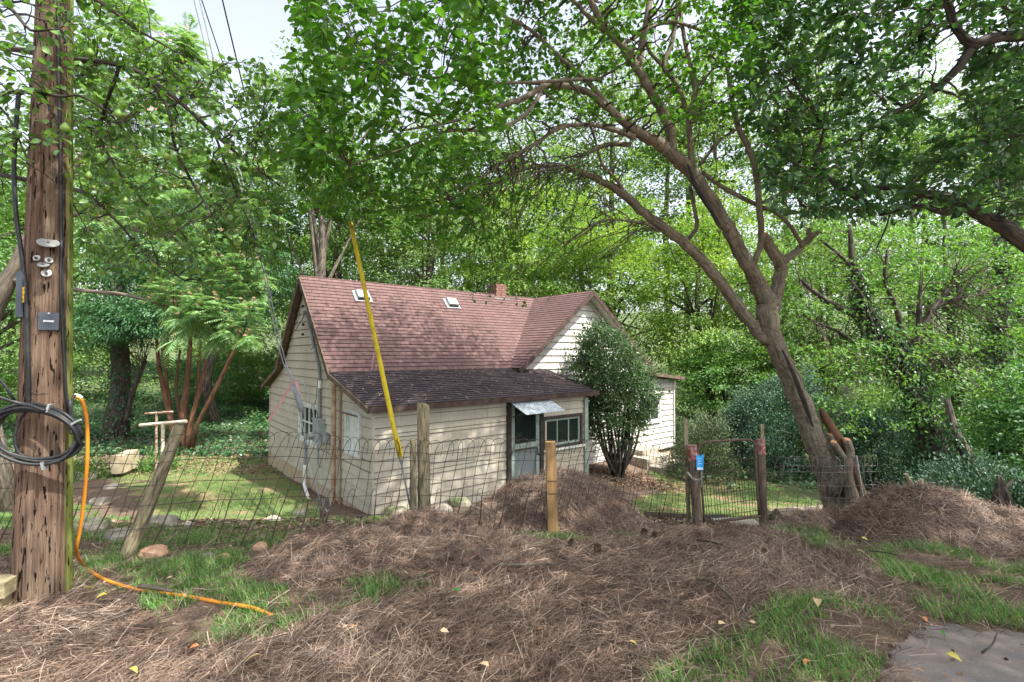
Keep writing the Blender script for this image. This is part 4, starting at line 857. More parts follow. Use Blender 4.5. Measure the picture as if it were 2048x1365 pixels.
# fence right of the gate
fB = [(P(1531, 1030, 6.35)[0], 6.35), (P(1620, 1020, 6.3)[0], 6.3), (P(1722, 1015, 6.15)[0], 6.15), (P(1765, 1010, 6.2)[0], 6.2)]
F2 = Thing('wire_fence', (fB[1][0], fB[1][1], float(H(*fB[1]))), 'leaning loop topped wire fence right of the gate, pushed against the trunk', 'fence')
mb = MB(); fence_wires(mb, fB, .16, hgt=.85, sag=lambda s: 1.2 + .9 * sm(s, .3, 2)); F2.part(mb, 'wire_mesh', M['wire_pale'])
a, b = bz(1737, 1015, 6.1), P(1712, 912, 6.1); mb = MB(); mb.tube([a, b], .014, 8); F2.part(mb, 'post', M['galv'], label='thin leaning metal stake')

# ------------------------------------------------------------------ guy wires with guards and anchors
def wire(name, pts, r_, mat, label, cat, group=None):
    mb = MB(); mb.tube(curve(pts, 6), r_, 6, cap=False); o = mb.build(name, mat, smooth=True, label=label, category=cat, group=group); origin_to(o, pts[-1]); return o
a0, a1, a2 = P(701, 444, 5.05), P(800, 915, 5.35), P(822, 1022, 5.55)
gy = Thing('guy_wire', a2, 'guy wire with a long yellow plastic guard standing before the roof', 'guy wire')
mb = MB(); mb.tube([P(570, -180, 4.3), P(615, 0, 4.55), a0], .0045, 6); gy.part(mb, 'cable', M['grey_metal'])
mb = MB(); d = (a1 - a0); mb.tube([a0, a0 + d * .3, a0 + d * .62, a0 + d * .90, a1], [.022, .024, .026, .027, .026], 12); gy.part(mb, 'guard', M['yellow'], smooth=True)
mb = MB(); mb.tube([a1 - d * .09 + np.array([.03, -.02, 0]), a1 - d * .01 + np.array([.035, -.02, 0])], .012, 6); gy.part(mb, 'clamp', M['yellow'])
mb = MB(); mb.tube([a1, a1 + (a2 - a1) * .12], .016, 8); mb.tube([a1 + (a2 - a1) * .1, a2 + (a2 - a1) * .2], .010, 8); gy.part(mb, 'anchor_rod', M['grey_metal'])
mb = MB(); c_ = a0 + d * .545
for k in range(3): mb.beam(c_ + np.array([-.03, -.03, .03 * k - .03]), c_ + np.array([-.045 - .01 * k, -.035, -.02 * k + .0 - .16]), .018, .002)
M['pink'] = simple('pink_ribbon', (.62, .30, .32), (.72, .42, .43), 5, .5, bmp=0); gy.part(mb, 'ribbon', M['pink'])
b2 = P(648, 1058, 5.6); b1 = P(646, 1010, 5.9)
mb = MB(); g2 = Thing('guy_wire', b2, 'pair of bare guy wires meeting in one ground anchor left of the house corner', 'guy wire')
for j_, (pts, e) in enumerate((([P(388, 0, 4.6), P(470, 335, 5.1), P(512, 480, 5.2), P(560, 705, 5.5)], (640, 1004)), ([P(398, -5, 4.65), P(478, 335, 5.15), P(517, 478, 5.2), P(574, 735, 5.55)], (654, 1002)))):
    q = pts + [P(e[0] - 55 + 18 * j_, 770 + 15 * j_, 5.6), P(e[0], e[1], 5.85)]; m2 = MB(); m2.tube(curve(q, 4), .006, 6); g2.part(m2, 'cable', M['grey_metal'], label=None)
m2 = MB(); m2.tube([P(588, 768, 5.6), P(592, 785, 5.6), P(602, 815, 5.65), P(606, 828, 5.65)], [.012, .03, .03, .012], 10); g2.part(m2, 'insulator', M['grey_pvc'], smooth=True)
for u in (640, 655): m2 = MB(); m2.tube([P(u - 6, 998, 5.85), P(u - 7, 1016, 5.85), P(u, 1024, 5.85), P(u + 7, 1016, 5.85), P(u + 4, 998, 5.85)], .008, 6); g2.part(m2, 'thimble', M['galv'])
m2 = MB(); m2.tube([P(645, 1016, 5.85), P(646, 1040, 5.75), P(648, 1058, 5.6)], .016, 8); m2.tube([P(645, 1018, 5.85), P(646, 1032, 5.8)], .035, 8); m2.tube([b2, b2 - np.array([0, 0, .25])], .018, 8); g2.part(m2, 'anchor_rod', M['rust_dark'])
m2 = MB(); m2.beam(P(590, 758, 5.6), P(537, 842, 5.75), .028, .003, up=(0, 1, .3)); m2.beam(P(592, 758, 5.6), P(597, 790, 5.6), .03, .004, up=(0, 1, .3)); g2.part(m2, 'ribbon', M['pink'])
wh = hw(-.2, 4.15, 3.98)
wire('service_cable', [P(440, -20, 5.2), P(478, 140, 5.8), P(503, 240, 6.5), P(540, 388, 8.5), P(575, 470, 10.2), wh], .008, M['black'], 'black service cable running down to the weatherhead on the gable', 'cable')
wire('service_cable', [P(400, -10, 5.0), P(440, 110, 5.4), P(490, 255, 6.2), P(520, 345, 7.2), P(560, 480, 9.5), hw(-.2, 4.6, 4.3)], .006, M['black'], 'thin dark telephone wire running down to the gable peak', 'cable')

# ------------------------------------------------------------------ pine straw piles
def pile(name, lumps, label, needles, seed):
    g = np.random.default_rng(seed); c0 = np.array(lumps)[:, :2].mean(0); xs = [l[0] for l in lumps]; ys = [l[1] for l in lumps]
    x0, x1, y0, y1 = min(l[0] - 1.9 * l[2] for l in lumps), max(l[0] + 1.9 * l[2] for l in lumps), min(l[1] - 1.9 * l[3] for l in lumps), max(l[1] + 1.9 * l[3] for l in lumps)
    def hh(x, y):
        z = 0
        for (lx, ly, rx, ry, h) in lumps: q = np.maximum(0, 1 - (((x - lx) / (1.75 * rx)) ** 2 + ((y - ly) / (1.75 * ry)) ** 2)); z = np.maximum(z, h * q ** 1.15) + .15 * np.minimum(z, h * q)
        return z * (1 + .10 * fbm2(x, y, 3.5, seed)) + (z > .02) * .018 * fbm2(x, y, 9, seed)
    X, Y = np.meshgrid(np.arange(x0, x1, .035), np.arange(y0, y1, .035)); Z = hh(X, Y); nx = X.shape[1]
    i = np.arange(X.shape[0] - 1)[:, None] * nx; j = np.arange(nx - 1)[None]; F = np.stack([i + j, i + j + 1, i + nx + j + 1, i + nx + j], 2).reshape(-1, 4)
    mb = MB(); keep = Z.ravel()[F].max(1) > .012; mb.add(np.stack([X, Y, H(X, Y) + Z - .01], 2).reshape(-1, 3), F[keep], rnd=.12)
    n = needles * 3; x = g.uniform(x0, x1, n); y = g.uniform(y0, y1, n); z = hh(x, y); k = z > .008; x, y, z = x[k][:needles], y[k][:needles], z[k][:needles]; n = len(x)
    e = .02; gx = (hh(x + e, y) - hh(x - e, y)) / (2 * e); gy_ = (hh(x, y + e) - hh(x, y - e)) / (2 * e); dn = nrm(np.stack([-gx, -gy_, np.zeros(n)], 1) + 1e-4)
    an = 1.5 * fbm2(x, y, 1.6, seed + 2) + g.normal(0, 1.3, n); rd = np.stack([np.cos(an), np.sin(an), np.zeros(n)], 1)
    slope = np.sqrt(gx ** 2 + gy_ ** 2); w = np.clip(slope, 0, 1)[:, None]; d = nrm(dn * (w * .75) + rd * (1 - w * .1)); d[:, 2] = d[:, 0] * gx + d[:, 1] * gy_ + g.normal(.07, .2, n); d = nrm(d)
    nm = nrm(np.stack([-gx, -gy_, np.ones(n)], 1)); L = g.uniform(.07, .18, n)
    strips(mb, np.stack([x, y, H(x, y) + z + .005 + .035 * g.random(n) ** 2], 1), d, nrm(nm + g.normal(0, .35, (n, 3))), L, g.uniform(.0008, .0014, n) * (.7 + y * .15), nm * (-.35 * L[:, None] * .5) + g.normal(0, .02, (n, 3)), 3, g,
           rnd=np.clip(g.normal(.47, .24, n) + .1 * fbm2(x, y, 2.2, seed), 0, 1), taper=False)
    o = mb.build(name, M['needle'], label=label, category='straw pile'); origin_to(o, (c0[0], c0[1], float(H(*c0)))); return o
def lump(u, vt, Y, wpx, ry): # centre column, crest row, depth, half width px
    p = P(u, vt, Y); h = p[2] - float(H(p[0], p[1])); return (p[0], Y, wpx * Y / 970 / 1.55, ry, max(h, .05))
pile('pine_straw_pile', [lump(700, 1070, 4.1, 165, .36), lump(850, 1030, 4.75, 130, .30), lump(960, 1085, 4.2, 130, .32), lump(620, 1105, 3.9, 100, .26)], 'wide low straw pile in front of the fence, left of the orange post', 46000, 1)
pile('pine_straw_pile', [lump(1112, 955, 6.1, 165, .55), lump(1180, 1004, 5.9, 95, .4), lump(1000, 1010, 5.9, 90, .35)], 'tall rounded pile of brown pine straw behind the orange post', 38000, 2)
pile('pine_straw_pile', [lump(1830, 988, 5.2, 150, .5), lump(1940, 1020, 5.1, 170, .42), lump(2090, 1055, 5.0, 150, .4), lump(1790, 1010, 5.0, 100, .35)], 'large pile of brown pine straw right of the leaning tree', 46000, 3)
pile('pine_straw_pile', [lump(1650, 1030, 5.6, 90, .25), lump(1730, 1042, 5.4, 80, .2)], 'small low pile of pine straw at the foot of the leaning tree', 9000, 4)

# ------------------------------------------------------------------ rocks, sticks, cones, leaves
M['rock'] = simple('rock', (.14, .12, .10), (.30, .27, .22), 7, .9, bmp=.7); M['rock_red'] = simple('rock_red', (.36, .19, .12), (.52, .33, .22), 7, .9, bmp=.6)
M['rock_pale'] = simple('rock_pale', (.25, .22, .17), (.40, .36, .29), 6, .9, bmp=.6); M['moss_rock'] = simple('moss_rock', (.13, .16, .06), (.32, .29, .23), 5, .9, bmp=.7, lo=.4, hi=.6)
def rock(u, v, s, mat, label, g, flat=.45, name='rock', cat='rock', grp=None):
    p = G(u, v); bm_n = 10; th = np.linspace(0, math.pi, 7); V = []
    for t in th:
        for k in range(bm_n):
            f = 2 * math.pi * k / bm_n; V.append([math.sin(t) * math.cos(f), math.sin(t) * math.sin(f) * .7, math.cos(t) * flat])
    V = np.array(V); V *= (1 + .16 * fbm2(V[:, :1] * 1.5 + s * 9, V[:, 1:2] * 1.5 + V[:, 2:] + u, 1.3)) ; V += g.normal(0, .035, V.shape) * 0
    V = np.sign(V) * np.abs(V) ** .8; a = g.uniform(-.5, .5); c, s_ = math.cos(a), math.sin(a); V = np.c_[V[:, 0] * c - V[:, 1] * s_, V[:, 0] * s_ + V[:, 1] * c, V[:, 2]] * s
    i = np.arange(6)[:, None] * bm_n; j = np.arange(bm_n)[None]; k = (j + 1) % bm_n; mb = MB(); mb.add(V + p + np.array([0, 0, s * flat * .35]), np.stack([i + j, i + n_k(j, bm_n), i + bm_n + n_k(j, bm_n), i + bm_n + j], 2).reshape(-1, 4))
    o = mb.build(name, mat, label=label, category=cat, group=grp); origin_to(o, p); return o
def n_k(j, n): return (j + 1) % n
g = np.random.default_rng(11)
for (u, v, s, m_, lb) in ((306, 1112, .12, 'rock_red', 'flat reddish stone in the grass by the foot of the leaning post'), (520, 1098, .075, 'rock_red', 'rounded reddish stone left of the straw pile'), (447, 1118, .055, 'rock_red', 'small red stone half sunk in the grass, middle one of three'), (415, 1118, .07, 'rock', 'grey stone beside the small red stone in the grass'),
    (200, 1010, .22, 'rock', 'large grey boulder behind the fence beside the utility pole'), (240, 1082, .17, 'rock', 'grey slab sloping behind the fence at the foot of the leaning post'), (322, 1054, .20, 'rock', 'long flat grey stone edging the lawn just right of the leaning post'), (372, 1056, .10, 'rock_pale', 'pale flat stone at the near edge of the lawn'),
    (170, 960, .30, 'rock_pale', 'pale boulder in the yard just right of the pole'), (222, 978, .17, 'rock_pale', 'pale flat stone in the yard beside the boulder'), (545, 1045, .14, 'rock_pale', 'pale stone on the bank under the guy anchor, left one'), (600, 1030, .16, 'moss_rock', 'mossy stone on the bank near the guy anchor'), (658, 1048, .07, 'rock_pale', 'white rounded stone beside the guy anchor rod'),
    (920, 1012, .26, 'moss_rock', 'mossy stone at the foot of the lean-to wall behind the tall post'), (985, 1002, .22, 'rock_pale', 'pale jagged stone against the lean-to wall'), (960, 1022, .20, 'rock', 'grey stone below the jagged one by the lean-to wall'), (790, 1030, .22, 'moss_rock', 'mossy stone under the house corner'), (885, 1025, .20, 'rock', 'grey stone by the lean-to wall, left of the mossy one'), (1010, 1012, .13, 'rock_pale', 'small pale stone beside the tall straw pile'), (180, 1060, .2, 'moss_rock', 'mossy stone at the left end of the fence by the pole')):
    rock(u, v, s, M[m_], lb, g)
# block wall and slabs in the left yard
M['block'] = simple('old_block', (.34, .27, .17), (.52, .45, .32), 4, .95, bmp=.5)
q = G(250, 950); mb = MB(); mb.box(q + np.array([0, 0, .38]), (.3, .9, .5), rz=.25); mb.box(q + np.array([-.18, .3, .1]), (.3, .8, .38), rz=.3); o = mb.build('garden_wall', M['block'], label='low crumbling tan block wall end in the left yard', category='wall'); origin_to(o, q)
# wooden board, concrete slab and pit by the gate
mb = MB(); e0, e1 = G(1290, 1037), G(1374, 1044); mb.beam(e0 + np.array([0, 0, .05]), e1 + np.array([0, 0, .05]), .04, .14); o = mb.build('plank', M['post_grey'], label='grey edging plank on the ground left of the gate', category='plank'); origin_to(o, e0)
q = G(1480, 1050); mb = MB(); mb.box(q + np.array([0, 0, .0]), (.62, .5, .06), rz=.15); o = mb.build('stone_slab', M['concrete'], label='pale flat stone slab under the gate', category='slab'); origin_to(o, q)
q = G(1442, 1042); mb = MB(); mb.box(q + np.array([0, .1, .012]), (.34, .26, .02), rz=.1); o = mb.build('drain_cover', M['dark_trim'], label='dark sunken opening under the bottom rail of the gate', category='drain'); origin_to(o, q)
# cut logs behind the right fence
for k, (u, v, L, r_, lb) in enumerate(((1600, 1000, .9, .11, 'split log lying behind the fence right of the gate, front one'), (1560, 995, .7, .10, 'short log behind the fence next to the right gate post'), (1640, 992, .6, .09, 'pale cut log behind the fence close to the trunk'))):
    q = G(u, v); q = P(u, 985 + 4 * k, 8.3 + .2 * k); q[2] = float(H(q[0], q[1])) + r_; mb = MB(); mb.tube([q + np.array([-L / 2, -.1, 0]), q, q + np.array([L / 2, .12, 0])], r_, 12, wob=.1); o = mb.build('log', M['bark_main'], label=lb, category='log'); origin_to(o, q)
# clothes-line T post and rusty T post
def tpost(u, vb, vt, Y, ua, va, ub, vb2, r_, mat, label):
    a, b = bz(u, vb, Y, 0), P(u, vt, Y); T_ = Thing('clothes_line_post', a, label, 'post'); mb = MB(); mb.tube([a - np.array([0, 0, .2]), b], r_, 8); T_.part(mb, 'pole', mat)
    mb = MB(); mb.tube([P(ua, va, Y + .1), P(ub, vb2, Y - .1)], r_, 8); T_.part(mb, 'crossbar', mat)
M['cream_paint'] = simple('cream_paint', (.50, .42, .32), (.66, .58, .46), 9, .6)
tpost(326, 915, 846, 12.5, 280, 851, 373, 843, .042, M['cream_paint'], 'cream painted T shaped clothes line post in the left yard')
tpost(313, 918, 826, 13.4, 290, 828, 345, 824, .03, M['rust'], 'thin rusty T shaped post behind the cream one')
# sticks
def stick(pts, r_, mat, label):
    q = [G(u, v) + np.array([0, 0, r_ + .055]) for u, v in pts]; mb = MB(); mb.tube(curve(q, 3), np.linspace(r_, r_ * .55, len(curve(q, 3))), 7, wob=.3); o = mb.build('stick', mat, smooth=True, label=label, category='stick'); origin_to(o, q[0]); return o
stick([(982, 1146), (1010, 1148), (1050, 1147), (1085, 1146), (1116, 1144)], .010, M['bark_grey'], 'straight fallen stick lying below the low straw pile')
stick([(1392, 1178), (1420, 1181), (1450, 1205), (1475, 1232), (1497, 1258)], .009, M['bark_grey'], 'crooked fallen stick on the straw in the right foreground')
stick([(1393, 1094), (1420, 1098), (1445, 1106)], .010, M['bark_dark'], 'short dark stick on the straw below the gate')
stick([(1290, 1108), (1262, 1113), (1245, 1118)], .006, M['bark_grey'], 'thin pale twig on the straw between the cones')
stick([(1740, 1118), (1770, 1121), (1800, 1128)], .006, M['bark_dark'], 'thin twig at the edge of the right hand grass')
stick([(278, 1195), (310, 1200), (345, 1207)], .018, M['bark_grey'], 'thick piece of bark beside the orange conduit')
stick([(268, 1276), (290, 1273), (318, 1268)], .006, M['bark_dark'], 'dark twig on the straw in the left foreground')
stick([(1095, 1265), (1100, 1300), (1108, 1335)], .005, M['bark_grey'], 'thin upright lying twig in the centre foreground')
stick([(1965, 1330), (1985, 1315), (1995, 1290)], .006, M['bark_dark'], 'small curved twig on the asphalt path')
# broken sticks behind the right pile, rotten stump
for (a_, b_2, r_, lb) in (((1860, 1000), (1812, 948), .035, 'broken branch poking up behind the large straw pile, long one'), ((1828, 992), (1845, 958), .03, 'broken branch poking up behind the large straw pile, short one')):
    a, b = P(*a_, 6.9), P(*b_2, 6.9); a[2] = min(a[2], float(H(a[0], a[1])) + .05); mb = MB(); mb.tube([a, (a + b) / 2, b], [r_, r_ * .9, r_ * .6], 8, wob=.2); o = mb.build('broken_branch', M['post_old'], label=lb, category='branch'); origin_to(o, a)
a = P(2010, 1020, 7.5); a[2] = float(H(a[0], a[1])); T_ = Thing('tree_stump', a, 'dark rotten tree stump at the right edge behind the straw pile', 'stump')
mb = MB(); b = P(1998, 952, 7.5); mb.tube([a - np.array([0, 0, .3]), a + (b - a) * .35, a + (b - a) * .7, b], [.22, .13, .09, .03], 12, wob=.5); mb.tube([a + (b - a) * .6, P(2025, 960, 7.5)], [.05, .02], 7, wob=.3); T_.part(mb, 'trunk', M['bark_dark'])
# pine cones
g = np.random.default_rng(5)
def cone(u, v, s, label, tilt):
    p = G(u, v); ax = nrm(np.array([math.cos(tilt) * .9, math.sin(tilt) * .5, .25 + .9 * (tilt > 4)])); q = np.array(Vector(ax).to_track_quat('Z', 'Y').to_matrix()); mb = MB(); n = 70; pts = []; ds = []
    for k in range(n):
        t = k / n; a_ = k * 2.39996; r_ = s * .42 * math.sin(math.pi * min(.98, t * .86 + .12)) ** .8; pts.append([r_ * .35 * math.cos(a_), r_ * .35 * math.sin(a_), s * (t - .5)]); ds.append([math.cos(a_), math.sin(a_), .35])
    L = np.array([s * .42 * math.sin(math.pi * min(.98, k / n * .86 + .12)) ** .8 for k in range(n)]); pts = np.array(pts) @ q.T + p + np.array([0, 0, s * .38 + .03]); ds = nrm(np.array(ds)) @ q.T
    leaves(mb, pts, ds, np.tile(ax, (n, 1)), L * .8, s * .11, fine=False, rnd=g.random(n) * .5, curl=-.1); o = mb.build('pine_cone', M['litter'], label=label, category='pine cone', group='pine cones on the straw'); origin_to(o, p)
for k, (u, v, s, lb) in enumerate(((900, 1138, .085, 'pine cone in the hollow of the low straw pile'), (1195, 1112, .085, 'upright pine cone in the middle of the straw'), (1262, 1062, .08, 'pine cone at the right foot of the tall straw pile'), (1289, 1075, .08, 'pine cone left of the pair beside the tall pile'), (1310, 1082, .08, 'pine cone in front of the gate path, rightmost of the row'),
    (1142, 1096, .07, 'pine cone lying near the foot of the orange post'), (1030, 1046, .07, 'pine cone left of the orange post'), (650, 1088, .07, 'pine cone on the left shoulder of the low straw pile'), (1527, 1117, .07, 'dark pine cone beside the right hand grass'), (1400, 1083, .07, 'flattened pine cone below the gate'))): cone(u, v, s, lb, k * 1.3)
# fallen leaves one can point at
def fleaf(u, v, s, mat, label):
    p = G(u, v); mb = MB(); a_ = g.uniform(0, 6.28); s = s * .62; leaves(mb, p[None] + np.array([[0, 0, .052]]), nrm(np.array([[math.cos(a_), math.sin(a_), .12]])), nrm(np.array([[g.normal(0, .25), g.normal(0, .25) - .15, 1.]])), s, s * .3, g, True, fold=.35, curl=.2)
    o = mb.build('fallen_leaf', mat, smooth=True, label=label, category='leaf', group='fallen leaves'); origin_to(o, p)
for (u, v, s, m_, lb) in ((165, 1196, .10, 'leaf_yellow', 'yellow leaf at the right foot of the utility pole'), (215, 1205, .10, 'leaf_yellow', 'curled yellow leaf between pole and conduit'), (398, 1311, .07, 'leaf_orange', 'orange leaf on the straw in the left foreground'), (525, 1334, .14, 'leaf_tan', 'big curled tan leaf in the left foreground'), (258, 1360, .09, 'leaf_yellow', 'pale leaf at the bottom left edge'),
    (1437, 1268, .09, 'leaf_tan', 'curled tan leaf below the crooked stick'), (1511, 1266, .06, 'leaf_tan', 'pale tan leaf near the tip of the crooked stick'), (1722, 1087, .09, 'leaf_yellow', 'bright yellow leaf in the right hand grass'), (1715, 1115, .07, 'leaf_yellow', 'yellow leaf at the lower edge of the right hand grass'), (1880, 1282, .06, 'leaf_green1', 'yellow green leaf on the asphalt path'), (1893, 1328, .10, 'leaf_yellow', 'yellow leaf lying on the asphalt near the bottom edge'),
    (920, 1198, .09, 'leaf_green1', 'fresh green leaf on the straw below the fallen stick'), (978, 1358, .11, 'leaf_tan', 'pale tan leaf at the bottom centre'), (1092, 1300, .0, 'leaf_tan', ''), (947, 1163, .05, 'leaf_orange', 'orange curled leaf left of the fallen stick'), (706, 1275, .06, 'leaf_orange', 'small orange leaf below the left grass'), (880, 1282, .08, 'leaf_tan', 'tan leaf beside the dark hollow in the straw'), (1258, 1305, .07, 'leaf_yellow', 'pale yellow leaf in the centre right foreground'),
    (1077, 1278, .06, 'leaf_orange', 'small amber leaf above the thin twig in the centre'), (1620, 1342, .08, 'leaf_orange', 'orange leaf in the bottom right grass'), (1635, 1215, .13, 'leaf_tan', 'crumpled tan leaf clump at the edge of the bottom right grass'), (1845, 1253, .07, 'leaf_orange', 'brown orange leaf at the corner of the asphalt')):
    if s: fleaf(u, v, s, M[m_], lb)
# ------------------------------------------------------------------ trees
def skeleton(mb, limbs, n=10, per=5):
    nodes = []
    for rows in limbs:
        a = curve(np.array([[*P(u, v, Y), w * .5 * Y / 970] for u, v, Y, w in rows]), per); a[:, 3] = np.maximum(a[:, 3], .002)
        if len(a) > 4: a[1:-1, :3] += rng.normal(0, .25, (len(a) - 2, 3)) * a[1:-1, 3:4] * .35
        mb.tube(a[:, :3], a[:, 3], n if a[0, 3] > .03 else 6, wob=.05); nodes.append(a)
    return np.concatenate(nodes)
def fill(region):  # (u0, u1, v0, v1, Y0, Y1, count)
    u0, u1, v0, v1, Y0, Y1, n = region; u = rng.uniform(u0, u1, n); v = rng.uniform(v0, v1, n); Y = rng.uniform(Y0, Y1, n)
    return np.array([P(a, b, c) for a, b, c in zip(u, v, Y)])
def branches(mb, nodes, targets, r0, droop, seg=5, spread=0):
    out = []
    for t in targets:
        d = np.linalg.norm(nodes[:, :3] - t, axis=1); i = d.argmin()
        if spread: i = rng.choice(np.where(d < d[i] + spread)[0])
        a = nodes[i, :3]; L = d[i]
        if L < .05: continue
        f = np.linspace(0, 1, seg)[:, None]; mid = (a + t) / 2 + np.array([0, 0, droop * L]) + rng.normal(0, .07 * L, 3)
        c = (1 - f) ** 2 * a + 2 * f * (1 - f) * mid + f * f * t; c[1:-1] += rng.normal(0, .02 * L, (seg - 2, 3))
        r = np.linspace(min(r0, nodes[i, 3] * .8), .0018, seg); mb.tube(c, r, 5, cap=False); out.append(np.c_[c, r])
    return out
def twig_leaves(mb, tw, spacing, L, W, part=.75, hang=.25, fine=True, jit=.5, spread=1.0):
    Ps, Ds, Us = [], [], []
    for c in tw:
        c = c[:, :3]; seg = np.linalg.norm(np.diff(c, axis=0), axis=1); S = np.r_[0, np.cumsum(seg)]; s0 = max(S[-1] * (1 - part), S[-1] - .75); n = max(2, int((S[-1] - s0) / spacing)); s = np.linspace(s0, S[-1], n) + rng.normal(0, spacing * .2, n)
        p = np.stack([np.interp(s, S, c[:, k]) for k in range(3)], 1); ax = nrm(c[-1] - c[-2])[None].repeat(n, 0); side = nrm(np.cross(ax, [0, 0, 1.]) + 1e-6); sg = np.where(np.arange(n) % 2, 1, -1)[:, None]
        d = nrm(ax * .6 + side * sg * spread + rng.normal(0, jit * .5, (n, 3)) + np.array([0, 0, -hang])); Ps.append(p + d * .01); Ds.append(d); Us.append(nrm(np.array([0, 0, 1.]) + rng.normal(0, jit, (n, 3))))
    p, d, u = np.concatenate(Ps), np.concatenate(Ds), np.concatenate(Us); n = len(p); leaves(mb, p, d, u, L * rng.uniform(.6, 1.2, n), W * rng.uniform(.7, 1.15, n), fine=fine); return n

# the leaning tree by the gate
mt_base = P(1700, 1030, 6.75); mt_base[2] = float(H(mt_base[0], mt_base[1]))
MT = Thing('leaning_tree', mt_base, 'big tree leaning left over the house, brown ringed trunk with cut stubs at its foot', 'tree')
limbs = [
 [(1700, 1060, 6.8, 92), (1684, 1010, 6.75, 68), (1664, 960, 6.7, 54), (1642, 905, 6.65, 46), (1610, 830, 6.6, 40), (1580, 755, 6.5, 37), (1553, 695, 6.45, 36), (1535, 640, 6.4, 39), (1534, 605, 6.4, 40), (1519, 575, 6.35, 33), (1498, 535, 6.2, 29), (1472, 485, 6.1, 28), (1440, 430, 6.0, 28), (1400, 368, 5.8, 27), (1365, 325, 5.7, 28), (1318, 288, 5.5, 25), (1270, 262, 5.3, 20), (1220, 220, 5.1, 15), (1180, 188, 5, 13), (1140, 174, 4.8, 12), (1092, 172, 4.6, 12), (1045, 198, 4.4, 12), (990, 215, 4.2, 9), (900, 245, 4.0, 6), (800, 262, 3.8, 4)],
 [(1540, 650, 6.42, 28), (1552, 590, 6.4, 26), (1562, 545, 6.35, 24), (1560, 525, 6.3, 24), (1545, 503, 6.25, 22), (1528, 476, 6.2, 21)],
 [(1556, 530, 6.3, 18), (1578, 515, 6.3, 16), (1600, 497, 6.35, 13), (1618, 478, 6.4, 14), (1638, 464, 6.4, 8)],
 [(1616, 480, 6.4, 9), (1619, 458, 6.4, 9)],
 [(1605, 493, 6.3, 9), (1582, 455, 6.2, 8), (1550, 425, 6.15, 8), (1515, 411, 6.1, 9), (1450, 378, 6, 9), (1405, 345, 5.9, 9)],
 [(1345, 308, 5.6, 20), (1335, 245, 5.5, 21), (1305, 188, 5.4, 19), (1272, 135, 5.3, 17), (1240, 88, 5.2, 14), (1205, 45, 5.1, 12), (1165, -25, 5, 12), (1100, -120, 4.9, 8)],
 [(1276, 140, 5.3, 14), (1285, 85, 5.3, 14), (1298, 10, 5.3, 12), (1310, -100, 5.3, 8)],
 [(1268, 112, 5.25, 14), (1232, 78, 5.2, 12), (1190, 45, 5.1, 10), (1150, 5, 5.0, 8), (1080, -60, 4.8, 6)],
 [(1384, 335, 5.7, 14), (1380, 280, 5.65, 12), (1380, 225, 5.6, 12), (1392, 176, 5.6, 10), (1375, 110, 5.6, 8), (1362, 30, 5.6, 8), (1360, -60, 5.6, 6)],
 [(1392, 176, 5.6, 8), (1425, 140, 5.6, 6), (1436, 125, 5.6, 5), (1420, 110, 5.6, 4)],
 [(1376, 225, 5.6, 10), (1350, 165, 5.55, 10), (1328, 132, 5.5, 10), (1345, 80, 5.5, 9), (1358, 0, 5.5, 7)],
 [(1322, 130, 5.5, 8), (1300, 105, 5.4, 7), (1291, 84, 5.4, 7)],
 [(1535, 685, 6.45, 22), (1488, 628, 6.4, 24), (1440, 565, 6.3, 22), (1392, 508, 6.2, 21), (1345, 468, 6.1, 20), (1290, 428, 6, 18), (1245, 388, 6, 17), (1200, 362, 5.9, 13), (1150, 342, 5.8, 12), (1080, 332, 5.7, 8), (1000, 360, 5.6, 6), (930, 420, 5.5, 4)],
 [(1248, 388, 6, 10), (1235, 362, 5.9, 8), (1205, 330, 5.8, 6), (1190, 280, 5.7, 5)],
 [(1374, 482, 6.2, 9), (1393, 455, 6.1, 8), (1389, 420, 6, 8), (1380, 372, 5.95, 7)],
 [(1320, 462, 6.1, 8), (1290, 448, 6, 6), (1220, 440, 5.95, 5), (1170, 460, 5.9, 4), (1130, 492, 5.9, 3)],
 [(1508, 528, 6.2, 12), (1522, 478, 6.1, 12), (1518, 415, 6, 12), (1511, 340, 5.9, 12), (1494, 290, 5.8, 12), (1476, 255, 5.8, 11), (1460, 180, 5.8, 8), (1450, 90, 5.8, 5)],
 [(1516, 410, 6, 7), (1590, 375, 6, 7), (1650, 345, 6.1, 6), (1720, 300, 6.2, 3)],
 [(1268, 275, 5.3, 13), (1235, 262, 5.2, 11), (1180, 250, 5.1, 9), (1120, 256, 5, 8), (1075, 285, 4.9, 7), (1000, 330, 4.8, 5), (900, 400, 4.7, 3)],
 [(1225, 222, 5.1, 10), (1180, 170, 5.0, 9), (1110, 105, 4.9, 8), (1060, 60, 4.8, 7), (1000, 30, 4.6, 6), (900, 0, 4.2, 4)],
 [(1262, 290, 5.4, 10), (1215, 290, 5.4, 9), (1170, 310, 5.4, 8), (1150, 330, 5.4, 6), (1060, 350, 5.3, 4), (960, 420, 5.2, 3)],
 [(1200, 158, 5.0, 8), (1140, 160, 4.7, 7), (1060, 165, 4.4, 6), (960, 165, 4.1, 5), (830, 150, 3.7, 4), (720, 130, 3.4, 3)],
 [(1090, 172, 4.6, 9), (1050, 230, 4.4, 8), (985, 260, 4.2, 8), (900, 262, 4.0, 6), (800, 300, 3.9, 4), (700, 330, 3.8, 3)],
 [(1245, 90, 5.2, 8), (1330, 45, 5.4, 7), (1400, 60, 5.7, 6), (1480, 90, 6, 4)],
 [(1400, 330, 5.9, 7), (1440, 280, 6, 6), (1480, 255, 6.1, 5), (1530, 200, 6.2, 4), (1600, 160, 6.4, 3)],
]
mb = MB(); nd = skeleton(mb, limbs, 14); MT.part(mb, 'trunk', M['bark_main'], smooth=True)
